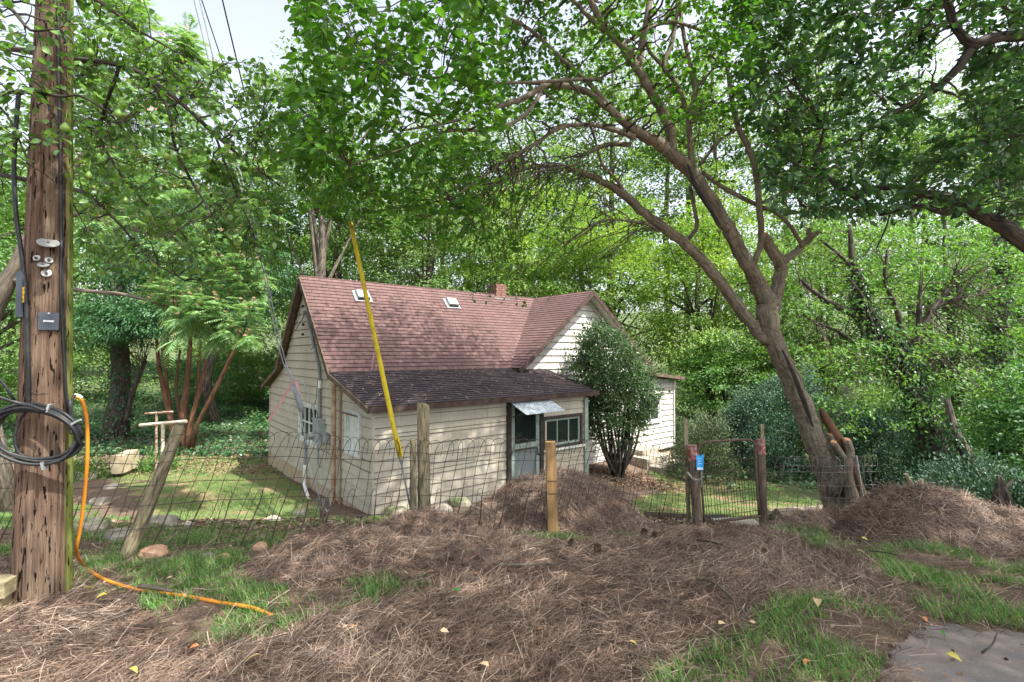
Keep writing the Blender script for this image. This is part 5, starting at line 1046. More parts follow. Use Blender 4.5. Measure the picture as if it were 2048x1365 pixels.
mb = MB(); stubs = [([(1708, 1050, 6.5, 42), (1705, 1000, 6.45, 26), (1697, 960, 6.4, 19), (1696, 930, 6.4, 16), (1700, 905, 6.4, 16), (1693, 881, 6.4, 15)]), ([(1694, 925, 6.42, 12), (1683, 908, 6.4, 11), (1667, 886, 6.38, 12)]), ([(1690, 920, 6.5, 10), (1672, 895, 6.5, 11), (1660, 870, 6.5, 11)])]
for s in stubs:
    a = curve(np.array([[*P(u, v, Y), w * .5 * Y / 970] for u, v, Y, w in s]), 4); mb.tube(a[:, :3], a[:, 3], 12, wob=.06)
MT.part(mb, 'cut_stem', M['bark_main'], smooth=True, label='cut stems at the foot of the trunk')
mb = MB(); a = curve(np.array([[*P(u, v, Y), w * .5 * Y / 970] for u, v, Y, w in [(1735, 1050, 6.5, 22), (1722, 985, 6.5, 17), (1702, 930, 6.5, 16), (1672, 872, 6.5, 18), (1650, 835, 6.5, 15), (1641, 818, 6.5, 5)]]), 4); mb.tube(a[:, :3], a[:, 3], 12, wob=.08); MT.part(mb, 'cut_stem', M['bark_red'], smooth=True, label='reddish stripped stem')
for u, v, Y, r_, dr in ((1693, 880, 6.4, .047, (0, -.25, 1)), (1667, 885, 6.38, .037, (-.3, -.3, 1)), (1660, 869, 6.5, .036, (-.3, -.3, 1)), (1527, 474, 6.2, .070, (-.55, -.75, .55))):
    mb = MB(); mb.lathe(P(u, v, Y) + np.array(dr) * .004, [(0, .012), (r_ * .35, .010), (r_ * .8, .012), (r_ * .97, .004), (r_ * .9, -.02)], dr, 16); MT.part(mb, 'cut_face', M['cutwood'])
mb = MB()
A_ = curve(np.array([[*P(u, v, Y), w * .5 * Y / 970] for u, v, Y, w in [(1552, 700, 6.42, 3), (1575, 750, 6.42, 8), (1598, 810, 6.45, 9), (1612, 850, 6.5, 3)]]), 4); A_[:, 1] -= .15; mb.tube(A_[:, :3], A_[:, 3], 6)
B_ = np.array([[*P(u, v, Y), w * .5 * Y / 970] for u, v, Y, w in [(1375, 330, 5.6, 4), (1392, 370, 5.62, 12), (1412, 405, 5.72, 12), (1440, 450, 5.85, 3)]]); MT.part(mb, 'bark_scar', M['dark_trim']); mb = MB(); mb.tube(B_[:, :3], B_[:, 3], 8); MT.part(mb, 'bark_scar', M['dark_trim'])
mid_t = np.concatenate([fill(r) for r in ((580, 1000, -60, 320, 3.1, 4.8, 80), (1000, 1500, -80, 260, 4.6, 6.4, 110), (680, 1050, 300, 470, 4.2, 5.8, 55), (950, 1250, 300, 520, 5.3, 6.1, 22), (1450, 1650, 60, 380, 5.6, 6.6, 16))])
mbb = MB(); mids = branches(mbb, nd, mid_t, .017, .12, 8); nd2 = np.concatenate([nd[nd[:, 3] < .06]] + mids)
tw_t = np.concatenate([fill(r) for r in ((575, 1010, -70, 300, 2.9, 4.8, 760), (1000, 1520, -80, 240, 4.6, 6.6, 760), (600, 980, 280, 430, 3.9, 5.8, 460), (760, 1060, 380, 500, 4.9, 6.0, 100), (1450, 1650, 40, 380, 5.6, 6.6, 110), (520, 640, 180, 330, 3.4, 4.6, 60))])
tws = branches(mbb, nd2, tw_t, .005, .06, 5)
dr_t = np.concatenate([fill(r) for r in ((860, 1220, 290, 560, 5.0, 6.2, 110), (940, 1120, 540, 620, 5.6, 6.2, 18), (1000, 1500, 40, 330, 5, 6.2, 60))]); tws2 = branches(mbb, nd[(nd[:, 3] > .012) & (nd[:, 1] > 4.6)], dr_t, .007, .15, 9, spread=.7)
MT.part(mbb, 'twigs', M['twig'])
mb = MB(); nl = twig_leaves(mb, tws, .030, .080, .0255, hang=.2); nl += twig_leaves(mb, tws2, .055, .055, .018, part=.45, hang=.3); MT.part(mb, 'crown', M['leaf_main'], smooth=True)
print('main leaves', nl)

# pear tree
pt_base = np.array([-5.0, 3.4, float(H(-5.0, 3.4))]); PT = Thing('pear_tree', pt_base, 'pear tree with round leaves and green pears hanging over the utility pole', 'tree')
mb = MB(); tr_top = P(-330, 60, 3.6); a = curve(np.array([[*(pt_base - [0, 0, .2]), .15], [*(pt_base + [.05, 0, 1.4]), .12], [*tr_top, .07], [*(tr_top + [.2, .2, 1.3]), .03]]), 5); mb.tube(a[:, :3], a[:, 3], 10, wob=.06)
pl = [[(-330, 60, 3.6, 26), (-150, 70, 3.6, 18), (0, 95, 3.5, 13), (150, 118, 3.5, 11), (240, 130, 3.5, 10), (300, 158, 3.6, 9), (370, 213, 3.7, 8), (430, 270, 3.8, 7), (490, 320, 3.8, 5), (560, 372, 3.8, 3)],
 [(300, 160, 3.55, 6), (335, 215, 3.5, 6), (352, 300, 3.6, 6), (382, 360, 3.6, 5), (425, 430, 3.6, 4)], [(-330, 200, 3.4, 20), (-150, 240, 3.3, 14), (0, 190, 3.0, 8), (60, 185, 2.95, 7), (120, 193, 2.95, 6), (160, 192, 3.0, 5), (210, 220, 3.1, 4)],
 [(-300, 300, 3.8, 16), (0, 350, 3.9, 10), (150, 380, 3.85, 8), (190, 402, 3.8, 7), (240, 450, 3.9, 5), (300, 518, 4, 4), (370, 562, 4, 3)], [(-300, -60, 3.4, 18), (0, -50, 3.4, 12), (180, -5, 3.4, 8), (260, 50, 3.4, 6), (330, 92, 3.4, 4)],
 [(86, 190, 2.95, 6), (105, 225, 2.95, 5), (125, 255, 2.95, 4), (145, 270, 3.0, 3)], [(0, -10, 2.9, 8), (50, 50, 2.8, 6), (70, 62, 2.8, 5), (120, 58, 2.8, 3)], [(240, 130, 3.5, 7), (200, 260, 3.8, 6), (230, 330, 3.9, 5), (300, 420, 4, 4)],
 [(430, 270, 3.8, 5), (470, 380, 3.8, 4), (500, 450, 3.8, 3)], [(-100, 200, 3.2, 8), (0, 215, 3.1, 5), (60, 330, 3.0, 3)]]
nd = skeleton(mb, pl, 8); PT.part(mb, 'trunk', M['bark_dark'], smooth=True)
mbb = MB(); mids = branches(mbb, nd, np.concatenate([fill(r) for r in ((150, 560, 90, 500, 3.3, 4.4, 60), (-60, 170, -60, 300, 2.8, 3.1, 12))]), .008, .03, 7); nd2 = np.concatenate([nd[nd[:, 3] < .05]] + mids)
tws = branches(mbb, nd2, np.concatenate([fill(r) for r in ((150, 290, -20, 130, 3.2, 4.5, 130), (150, 540, 110, 330, 3.2, 4.5, 420), (150, 560, 330, 560, 3.4, 4.6, 330), (-80, 160, -60, 170, 2.7, 3.1, 95), (-60, 130, 160, 300, 2.75, 3.1, 50), (-60, 160, 60, 420, 3.8, 4.5, 90), (420, 560, 200, 400, 3.5, 4.4, 70))]), .004, .02, 5)
PT.part(mbb, 'twigs', M['bark_dark']); mb = MB(); nl = twig_leaves(mb, tws, .036, .056, .021, part=.8, hang=.15, jit=.7); PT.part(mb, 'crown', M['leaf_pear'], smooth=True)
M['pear'] = simple('pear_skin', (.12, .24, .04), (.24, .34, .09), 8, .4, bmp=0)
for k, (u, v, Y) in enumerate(((277, 80, 3.3), (130, 256, 2.9), (237, 228, 3.1), (177, 352, 3.4), (278, 308, 3.4), (334, 312, 3.4), (400, 603, 3.6), (505, 335, 3.7), (250, 402, 3.6), (297, 430, 3.7), (460, 400, 3.7), (345, 445, 3.7), (475, 487, 3.7), (530, 375, 3.7), (180, 106, 3.2))):
    p = P(u, v, Y); mb = MB(); mb.lathe(p, [(0, -.026), (.012, -.025), (.022, -.016), (.025, -.003), (.021, .010), (.012, .022), (.007, .030), (0, .033)], (.1, 0, 1), 12); mb.tube([p + [0, 0, .03], p + [.006, 0, .055], p + [.01, 0, .11]], .0022, 5); PT.part(mb, 'pear', M['pear'], smooth=True)

# oak-like tree from the right edge
ob = np.array([9.3, 6.3, float(H(9.3, 6.3))]); OT = Thing('oak_tree', ob, 'dark barked tree whose thick limbs reach in from the right edge', 'tree')
mb = MB(); a = curve(np.array([[*(ob - [0, 0, .3]), .36], [*(ob + [-.1, 0, 2.2]), .28], [*P(2260, 640, 6.45), .24], [*P(2300, 350, 6.2), .2], [*P(2330, 60, 5.8), .15], [*P(2380, -400, 5.8), .06]]), 6); mb.tube(a[:, :3], a[:, 3], 14, wob=.08)
ol = [[(2260, 640, 6.45, 50), (2150, 560, 6.4, 42), (2048, 482, 6.3, 34), (1990, 445, 6.3, 28), (1930, 414, 6.2, 22), (1885, 396, 6.2, 19), (1830, 383, 6.1, 14), (1770, 374, 6, 12), (1700, 385, 6, 12), (1640, 345, 6, 9), (1598, 332, 6, 6)],
 [(1955, 405, 6.2, 14), (1925, 418, 6.1, 16), (1885, 425, 6.1, 13), (1840, 412, 6.0, 9), (1760, 430, 5.9, 7)], [(1700, 385, 6, 14), (1740, 418, 5.95, 12), (1690, 420, 5.9, 7), (1600, 410, 5.9, 5)],
 [(2320, 60, 5.8, 34), (2180, 85, 5.7, 32), (2070, 72, 5.6, 24), (2000, 74, 5.5, 20), (1948, 88, 5.4, 20), (1915, 62, 5.4, 14), (1900, 25, 5.4, 15), (1888, -50, 5.4, 13)],
 [(1945, 88, 5.42, 18), (1930, 115, 5.45, 17), (1905, 148, 5.5, 16), (1862, 185, 5.6, 13), (1810, 215, 5.7, 11), (1770, 235, 5.7, 9), (1735, 262, 5.7, 6), (1660, 300, 5.8, 3)], [(1650, 345, 6, 8), (1625, 320, 6, 8), (1640, 290, 5.95, 6), (1648, 255, 5.9, 4)], [(2300, 250, 6, 18), (2150, 250, 6, 12), (2040, 270, 6, 8), (1950, 290, 6, 4)], [(1780, 430, 6.0, 4), (1770, 460, 6.0, 3), (1752, 500, 6.0, 2)]]
nd = skeleton(mb, ol, 12); OT.part(mb, 'trunk', M['bark_dark'], smooth=True)
mbb = MB(); mids = branches(mbb, nd, np.concatenate([fill(r) for r in ((1500, 2080, 230, 430, 5.3, 6.8, 70), (1480, 2080, -60, 230, 5.0, 6.8, 70))]), .014, .08, 7); nd2 = np.concatenate([nd[nd[:, 3] < .15]] + mids)
tws = branches(mbb, nd2, np.concatenate([fill(r) for r in ((1520, 2090, 230, 420, 5.2, 6.8, 640), (1470, 1860, -60, 250, 5.0, 6.8, 640), (1860, 2090, -60, 60, 5.2, 6.6, 200), (1930, 2090, 100, 260, 5.5, 7, 240), (1600, 2060, 400, 450, 5.6, 6.4, 50))]), .005, .05, 5)
OT.part(mbb, 'twigs', M['twig']); mb = MB(); twig_leaves(mb, tws, .038, .115, .029, part=.8, hang=.35, jit=.7); OT.part(mb, 'crown', M['leaf_oak'], smooth=True)
# ---- generic trees made of clumps
def crown_clumps(mb, c, rx, ry, rz, K, per, size, g, flat=.45, cr=.55, w=.30, shell=.35, droop=.2, base=None, light=None):
    q = randu(K, g) * (g.random(K)[:, None] ** shell); q[:, 2] = np.where(q[:, 2] < -.55, -q[:, 2] * .5, q[:, 2]); cc = q * [rx, ry, rz] + c; cc += g.normal(0, .06, cc.shape) * [rx, ry, rz]
    k = np.repeat(np.arange(K), per); n = len(k); crs = (cr * g.uniform(.6, 1.3, K))[k][:, None]; off = g.normal(0, .5, (n, 3)) * crs * [1, 1, flat]; p = cc[k] + off
    out = nrm(off * [1, 1, .3] + 1e-6 + .4 * nrm(cc[k] - c)); d = nrm(out + g.normal(0, .45, (n, 3)) + [0, 0, -droop]); up = nrm(np.array([0, 0, 1.]) + g.normal(0, .45, (n, 3)) + .4 * nrm(cc[k] - c))
    tone = np.clip(g.random(K)[k] * .55 + g.random(n) * .45, 0, 1); leaves(mb, p, d, up, size * g.uniform(.6, 1.3, n), size * w * g.uniform(.8, 1.2, n), g, fine=False, rnd=tone); return cc
# upper crowns above the frame: these shade the straw, the fence and the walls
g = np.random.default_rng(404)
def upper_crown(T_, name, c, r, K, per, mat, node):
    mb = MB(); cc = crown_clumps(mb, np.array(c, float), r[0], r[1], r[2], K, per, .13, g, cr=.75, shell=.5); T_.part(mb, name, mat); mb = MB()
    for q in cc[::4]: m_ = (np.array(node) + q) / 2 + [0, 0, .5]; f = np.linspace(0, 1, 6)[:, None]; mb.tube((1 - f) ** 2 * np.array(node) + 2 * f * (1 - f) * m_ + f * f * q, np.linspace(.07, .012, 6), 5, cap=False)
    T_.part(mb, 'limb', M['bark_dark'])
upper_crown(OT, 'crown', (6.6, 1.2, 8.4), (4.4, 4.4, 1.5), 230, 90, M['leaf_oak'], P(2330, 60, 5.8))
upper_crown(OT, 'crown', (7.2, 7.6, 11.4), (3.8, 2.8, 1.5), 170, 90, M['leaf_oak'], P(2380, -400, 5.8))
upper_crown(MT, 'crown', (3.2, 8.0, 10.8), (3.8, 3.0, 1.2), 150, 85, M['leaf_main'], P(1100, -120, 4.9))
upper_crown(MT, 'crown', (1.0, 2.6, 7.4), (2.8, 1.9, 1.0), 70, 80, M['leaf_main'], P(1100, -120, 4.9))

def make_tree(name, loc, label, h, trunk_r, crown_c, crown_r, K, per, size, leafm, bark, seed, lean=(0, 0), group=None, nb=18, cat='tree', **kw):
    g = np.random.default_rng(seed); loc = np.array([loc[0], loc[1], float(H(loc[0], loc[1]))]); T_ = Thing(name, loc, label, cat, group)
    top = loc + [lean[0], lean[1], h]; pts = [loc - [0, 0, .3]]
    for t in (.15, .35, .55, .75, 1.0): pts.append(loc + (top - loc) * t + np.array([*g.normal(0, .02 * h, 2), 0]) * (t < 1))
    mb = MB(); pc = curve(np.array(pts), 4); mb.tube(pc, np.linspace(trunk_r, trunk_r * .15, len(pc)), 9, wob=.1)
    cb = MB(); C = loc + np.array([lean[0] * .6, lean[1] * .6, crown_c]); cc = crown_clumps(cb, C, crown_r[0], crown_r[1], crown_r[2], K, per, size, g, **kw)
    for q in cc[g.permutation(len(cc))[:nb]]:
        i = np.clip(int(len(pc) * (.3 + .5 * g.random())), 2, len(pc) - 2); a = pc[i]
        if q[2] < a[2] - 1: i = max(2, i // 2); a = pc[i]
        m_ = (a + q) / 2 + g.normal(0, .05, 3) * h * .3 + [0, 0, .05 * h * (q[2] > a[2])]; f = np.linspace(0, 1, 6)[:, None]; c = (1 - f) ** 2 * a + 2 * f * (1 - f) * m_ + f * f * q; mb.tube(c, np.linspace(trunk_r * .35, .012, 6), 5, cap=False)
    T_.part(mb, 'trunk', bark, smooth=True); T_.part(cb, 'crown', leafm); return T_
# trees left of and behind the house; name, x, y, label, height, trunk radius, crown centre, crown radii, clumps, leaves, size, leaf, bark
L_, Md, Fr, Dp = M['leaf_lime'], M['leaf_mid'], M['leaf_far'], M['leaf_deep']
FT = [
 ('broadleaf_tree', -21, 19, 'leafy tree filling the view just left of the utility pole', 13, .25, 7.0, (4.6, 4, 6), 150, 120, .16, Md, 'bark_dark'),
 ('broadleaf_tree', -14.5, 24, 'tall mid green tree behind the red stemmed clump', 15, .28, 9, (4.6, 4, 6), 170, 120, .17, Md, 'bark_dark'),
 ('broadleaf_tree', -9.8, 27, 'tall tree behind the gable end of the house', 15.5, .28, 9, (4.4, 4, 6.2), 160, 120, .17, Fr, 'bark_grey'),
 ('tall_tree', -9.0, 22.5, 'tall tree with a pale grey trunk rising behind the roof ridge', 17, .32, 12.5, (3.6, 3.4, 4.5), 120, 120, .16, Fr, 'bark_grey'),
 ('broadleaf_tree', -4.5, 26, 'soft green tree behind the middle of the roof', 14, .25, 8, (4.2, 4, 5.6), 160, 120, .17, Fr, 'bark_grey'),
 ('broadleaf_tree', .4, 25.5, 'yellowish green tree behind the chimney', 13, .25, 7.5, (4.0, 3.6, 5.2), 160, 120, .16, L_, 'bark_grey'),
 ('vine_covered_tree', 4.6, 24.5, 'bright lime green vine covered tree behind the front gable', 12.5, .25, 7, (3.6, 3.4, 5.4), 170, 120, .16, L_, 'bark_dark'),
 ('vine_covered_tree', 8.8, 22, 'lime green vine covered tree right of the front gable', 11, .25, 6, (3.4, 3.2, 5.2), 170, 120, .15, L_, 'bark_dark'),
 ('broadleaf_tree', 13.2, 21.5, 'light green tree seen through the fork of the leaning trunk', 12, .22, 7.2, (3.8, 3.4, 5), 160, 120, .15, Fr, 'bark_dark'),
 ('broadleaf_tree', 18, 20, 'green tree behind the ivy covered trunks on the right', 13, .25, 7.5, (4, 3.6, 5.6), 160, 120, .15, Md, 'bark_dark'),
 ('broadleaf_tree', 22.5, 18.5, 'leafy tree filling the right edge of the view', 13, .25, 7.5, (4, 3.6, 5.6), 160, 120, .15, Md, 'bark_dark'),
 ('small_tree', 11.8, 20.0, 'small fresh green tree above the blue green shrub', 5.6, .10, 3.6, (2.2, 1.9, 2.0), 90, 110, .12, M['leaf_far'], 'bark_dark'),
 ('small_tree', 9.0, 20.4, 'bushy green sapling beside the right wall of the house', 4.6, .08, 2.9, (1.9, 1.8, 2.1), 90, 110, .12, Md, 'bark_dark'),
 ('small_tree', 13.8, 12.6, 'low spreading green tree between the ivy covered trunks', 5.2, .1, 3.2, (2.3, 2.0, 2.0), 90, 110, .12, Md, 'bark_dark'),
 ('small_tree', 11.5, 10.2, 'deep green sapling behind the large straw pile', 3.6, .07, 2.2, (1.5, 1.4, 1.5), 70, 100, .10, Dp, 'bark_dark'),
]
for k, (nm, x_, y_, lb, h, tr_, cz, cr_, K, per, sz, lm_, bk_) in enumerate(FT): make_tree(nm, (x_, y_), lb, h, tr_, cz, cr_, K, per, sz, lm_, M[bk_], 100 + k, cr=.8 if h > 8 else .5)
# understory bushes: leafy undergrowth behind the yard
US = [(-24, 22, 'deep green undergrowth bush left of the utility pole', 3.2), (-17.5, 26, 'undergrowth bush behind the ivy covered trunk', 3.4), (-12.5, 28, 'undergrowth bush behind the red stemmed clump', 3.4), (-8.2, 20.5, 'undergrowth bush at the left rear corner of the house', 2.4),
      (10.5, 18.2, 'undergrowth bush behind the blue green shrub', 2.6), (14.8, 17, 'undergrowth bush behind the leaning trunk', 3), (18.5, 15.5, 'undergrowth bush below the right hand trunks', 3), (10.2, 8.2, 'low dark bush right behind the large straw pile', 1.25), (15.5, 12.2, 'undergrowth bush near the rotten stump', 2.0), (12.6, 8.6, 'low green bush behind the rotten stump', 1.5)]
for k, (x_, y_, lb, h) in enumerate(US): make_tree('undergrowth_bush', (x_, y_), lb, h * .9, .05, h * .45, (h * .95, h * .8, h * .62), 80, 110, .11 if y_ > 12 else .075, Dp if k % 2 else Md, M['bark_dark'], 200 + k, cat='bush', group='bushes under the trees', cr=.45, nb=6)
# far wood, one mass
mb = MB(); g = np.random.default_rng(77); tb = MB()
for k in range(44):
    x_ = -64 + k * 3.0 + g.normal(0, 1); y_ = 36 + g.uniform(-3, 6); hh_ = g.uniform(17, 22) if not (-24 < x_ < -13) else g.uniform(13, 15)
    if x_ > 6: hh_ = g.uniform(25, 32)
    z0 = float(H(x_, y_)); crown_clumps(mb, np.array([x_, y_, z0 + hh_ * .55]), 4.4, 3.5, hh_ * .5, 130, 75, .27, g, cr=1.1); tb.tube([(x_, y_, z0 - .3), (x_ + g.normal(0, .4), y_, z0 + hh_ * .5), (x_ + g.normal(0, .6), y_, z0 + hh_ * .95)], [.3, .2, .05], 6)
for k in range(26):
    x_ = -48 + k * 3.9 + g.normal(0, .8); y_ = 30 + g.uniform(-2, 3); z0 = float(H(x_, y_)); crown_clumps(mb, np.array([x_, y_, z0 + 1.8]), 2.9, 2, 2.6, 60, 70, .2, g, cr=.8)
mb.build('distant_woodland', M['leaf_far'], kind='stuff'); tb.build('distant_trunks', M['bark_grey'], kind='stuff')

# conifer clump with reddish stems
cb_ = G(372, 895); cb_ = np.array([-12.2, 18.2, float(H(-12.2, 18.2))]); CT = Thing('conifer_clump', cb_, 'multi stemmed conifer with bare reddish trunks and dark feathery foliage', 'tree')
st = [[(350, 900, 18.0, 22), (342, 840, 18, 19), (330, 790, 18, 15), (318, 730, 18, 12), (312, 660, 18, 8)], [(350, 880, 18.1, 14), (338, 800, 18.1, 11), (332, 740, 18, 8), (330, 650, 18, 5)], [(372, 900, 17.8, 22), (366, 840, 17.8, 22), (372, 780, 17.8, 18), (378, 720, 17.8, 14), (382, 640, 17.8, 9)],
 [(374, 880, 17.6, 14), (385, 830, 17.6, 14), (400, 780, 17.6, 12), (412, 720, 17.6, 9), (425, 650, 17.6, 6)], [(378, 870, 17.9, 12), (392, 800, 17.9, 10), (398, 740, 17.9, 8), (402, 660, 17.9, 6)], [(384, 868, 17.5, 12), (420, 800, 17.3, 13), (445, 750, 17.2, 12), (466, 705, 17, 10), (480, 660, 17, 6)], [(362, 850, 18.2, 8), (352, 780, 18.2, 8), (360, 700, 18.2, 6)]]
for rows in st:
    a = curve(np.array([[*P(u, v, Y), w * .32 * Y / 970] for u, v, Y, w in rows]), 4); a[0, 2] = min(a[0, 2], float(H(a[0, 0], a[0, 1])) - .1); mb = MB(); mb.tube(a[:, :3], a[:, 3], 9, wob=.12); CT.part(mb, 'trunk', M['bark_red'], smooth=True)
mb = MB(); g = np.random.default_rng(31)
for (u, v, Y, rx, rz_, K) in ((300, 640, 17.8, 2.2, 1.0, 60), (410, 620, 17.4, 2.2, 1.1, 60), (340, 540, 18, 2.8, 1.6, 70), (470, 560, 18, 2.0, 1.4, 50), (230, 650, 18.5, 1.9, 1.2, 50), (400, 440, 18.5, 2.6, 1.6, 60)): crown_clumps(mb, P(u, v, Y), rx, 1.5, rz_, K, 110, .16, g, flat=.25, cr=.6, w=.16, droop=.5)
CT.part(mb, 'crown', M['leaf_cedar'])
# ivy trunks
def ivy_trunk(name, rows, label, seed, subs=(), ivy_size=.11, dens=900, crown=None, r_ivy=1.9):
    g = np.random.default_rng(seed); a = curve(np.array([[*P(u, v, Y), w * .5 * Y / 970] for u, v, Y, w in rows]), 5); a[0, 2] = float(H(a[0, 0], a[0, 1])) - .2; T_ = Thing(name, (a[0, 0], a[0, 1], a[0, 2] + .2), label, 'tree')
    mb = MB(); mb.tube(a[:, :3], a[:, 3], 9, wob=.1); al = [a]
    for rr in subs: s = curve(np.array([[*P(u, v, Y), w * .5 * Y / 970] for u, v, Y, w in rr]), 4); mb.tube(s[:, :3], s[:, 3], 7, wob=.1); al.append(s)
    T_.part(mb, 'trunk', M['bark_dark'], smooth=True); L = np.r_[0, np.cumsum(np.linalg.norm(np.diff(a[:, :3], axis=0), axis=1))]; n = int(dens * L[-1] / 3); s = g.uniform(0, L[-1] * .85, n); c = np.stack([np.interp(s, L, a[:, k]) for k in range(4)], 1)
    o_ = randu(n, g); o_[:, 2] *= .4; o_ = nrm(o_); p = c[:, :3] + o_ * (c[:, 3:4] * g.uniform(.9, r_ivy, (n, 1)) + .03); mb = MB(); leaves(mb, p, nrm(o_ * .5 + [0, 0, -.8] + g.normal(0, .3, (n, 3))), nrm(o_ + g.normal(0, .3, (n, 3))), ivy_size * g.uniform(.6, 1.2, n), ivy_size * .38, g, fine=False); T_.part(mb, 'ivy', M['ivy'])
    al = np.concatenate(al)
    if crown:
        mbb = MB(); tg_ = np.concatenate([fill(r) for r in crown]); tw = branches(mbb, al[al[:, 3] < .2], tg_, .014, .05, 6, spread=.6); T_.part(mbb, 'twigs', M['twig']); cb = MB()
        K = len(tg_); per = 34; k = np.repeat(np.arange(K), per); n = len(k); off = g.normal(0, .5, (n, 3)) * [.42, .42, .13]; d = nrm(off * [1, 1, .2] + g.normal(0, .25, (n, 3)) + [0, 0, -.15]); leaves(cb, tg_[k] + off, d, nrm(np.array([0, 0, 1.]) + g.normal(0, .35, (n, 3))), .11 * g.uniform(.6, 1.2, n), .034, g, fine=False, rnd=np.clip(g.random(K)[k] * .6 + g.random(n) * .4, 0, 1)); T_.part(cb, 'crown', M['leaf_mid'])
    return T_
ivy_trunk('ivy_clad_tree', [(232, 850, 19.5, 46), (238, 800, 19.5, 34), (242, 750, 19.5, 32), (240, 700, 19.5, 30), (235, 600, 19.5, 26), (225, 450, 19.5, 20), (215, 250, 19.5, 12)], 'dark ivy clad trunk left of the red stemmed conifer', 41, [[(252, 845, 19.3, 10), (262, 800, 19.3, 9), (275, 760, 19.3, 8), (292, 722, 19.3, 6)]], dens=700, crown=[(120, 330, 420, 700, 18, 21, 80)])
ivy_trunk('ivy_clad_tree', [(1885, 960, 12.3, 60), (1862, 880, 12.2, 50), (1840, 810, 12.2, 44), (1812, 740, 12.1, 38), (1775, 680, 12, 30), (1738, 640, 12, 26), (1722, 600, 12, 20), (1720, 560, 12, 16), (1705, 520, 12, 12), (1700, 450, 12, 7)], 'thick ivy clad tree with dark spreading branches right of the leaning trunk', 42,
  [[(1745, 650, 12, 18), (1700, 625, 12, 14), (1650, 600, 12, 11), (1600, 560, 12, 8)], [(1800, 715, 12.1, 16), (1802, 660, 12, 12), (1790, 610, 12, 10), (1770, 560, 12, 8), (1775, 500, 12, 5)], [(1812, 740, 12.1, 20), (1830, 690, 12, 16), (1845, 650, 12, 12), (1870, 610, 12, 11), (1900, 575, 12, 8), (1912, 540, 12, 5)], [(1838, 670, 12, 12), (1838, 620, 12, 10), (1842, 560, 12, 6)],
   [(1862, 620, 12, 8), (1905, 600, 12, 6), (1960, 590, 12, 4)], [(1780, 690, 12, 12), (1720, 690, 12, 9), (1670, 660, 11.9, 7), (1620, 640, 11.8, 4)], [(1765, 670, 12, 10), (1735, 610, 11.8, 8), (1700, 560, 11.6, 5)], [(1722, 570, 12, 9), (1690, 520, 12, 7), (1640, 480, 12, 5)]], dens=1500, ivy_size=.09, crown=[(1560, 2060, 440, 700, 11, 13.5, 150), (1640, 2080, 680, 860, 10.8, 12.8, 100)])
ivy_trunk('ivy_clad_tree', [(2012, 960, 13.5, 40), (2000, 880, 13.5, 32), (1998, 800, 13.5, 28), (2000, 700, 13.5, 26), (2002, 600, 13.5, 22), (2005, 480, 13.5, 14), (2000, 300, 13.5, 8)], 'upright ivy clad trunk close to the right edge', 43, dens=900, ivy_size=.10, crown=[(1940, 2120, 380, 640, 12.5, 14.5, 70)])
ivy_trunk('ivy_clad_tree', [(1990, 1010, 9.5, 26), (1965, 960, 9.6, 24), (1940, 920, 9.7, 22), (1918, 880, 9.8, 20), (1905, 850, 9.9, 16), (1895, 800, 10, 10)], 'thin ivy clad stem leaning left behind the rotten stump', 44, dens=700, ivy_size=.07)

# mimosa with feathery fronds and pink flowers
mm = np.array([-9.4, 9.2, 0]); mm[2] = float(H(mm[0], mm[1])); MM = Thing('mimosa_tree', mm, 'mimosa tree with feathery fern like leaves and pink blossom', 'tree')
mb = MB(); ml = [[(-60, 700, 9.2, 40), (20, 560, 9.2, 28), (90, 420, 9.2, 20), (180, 300, 9.4, 14), (300, 200, 9.6, 8), (380, 110, 9.8, 4)], [(20, 560, 9.2, 14), (150, 580, 9.2, 8), (250, 590, 9.1, 7), (330, 612, 9.0, 5), (430, 640, 9, 4), (500, 680, 9, 2)], [(90, 420, 9.2, 12), (200, 440, 9.4, 10), (330, 480, 9.6, 7), (450, 540, 9.7, 5), (520, 590, 9.7, 3)], [(180, 300, 9.4, 9), (300, 330, 9.6, 8), (420, 400, 9.8, 5), (500, 470, 9.8, 3)]]
a = np.array([[*(mm - [0, 0, .2]), .2], [*P(-60, 700, 9.2), .17]]); mb.tube(a[:, :3], a[:, 3], 10); nd = skeleton(mb, ml, 8); MM.part(mb, 'trunk', M['bark_grey'], smooth=True)
T1 = np.concatenate([fill(r) for r in ((160, 560, 300, 480, 8.8, 10.4, 110), (300, 530, 470, 600, 8.6, 10, 70), (330, 520, 590, 690, 8.4, 9.6, 55), (150, 450, 120, 300, 9, 10.6, 90), (200, 290, 0, 70, 9, 10, 12), (320, 410, 40, 120, 9, 10, 16))])
mbb = MB(); tw = branches(mbb, nd, T1, .01, .06, 5); MM.part(mbb, 'twigs', M['twig'])
mb = MB(); fb = MB(); g = np.random.default_rng(9)
FP, FD = [], []
for c in tw:
    tip = c[-1, :3]; ax = nrm(c[-1, :3] - c[-3, :3])
    for k in range(10): FD.append(nrm(ax * .8 + g.normal(0, .6, 3) * [1, 1, .35] + [.25, -.2, -.25])); FP.append(tip - ax * .05 * k)
FP, FD = np.array(FP), np.array(FD); n = len(FP); side = nrm(np.cross(FD, [0, 0, 1.])); L = g.uniform(.24, .38, n); NP = 9
for k in range(NP):
    t = (k + 1) / (NP + 1); env = math.sin(math.pi * (t * .8 + .15)); c = FP + FD * (L * t)[:, None] + np.array([0, 0, -1.]) * (.10 * t * t)
    for s_ in (1, -1): leaves(mb, c, nrm(side * s_ + FD * .45 + [0, 0, -.25]), nrm(np.array([0, 0, 1.]) + g.normal(0, .15, (n, 3))), L * .38 * env, L * .38 * env * .13, g, fine=False, fold=.1)
MM.part(mb, 'crown', M['leaf_mimosa'])
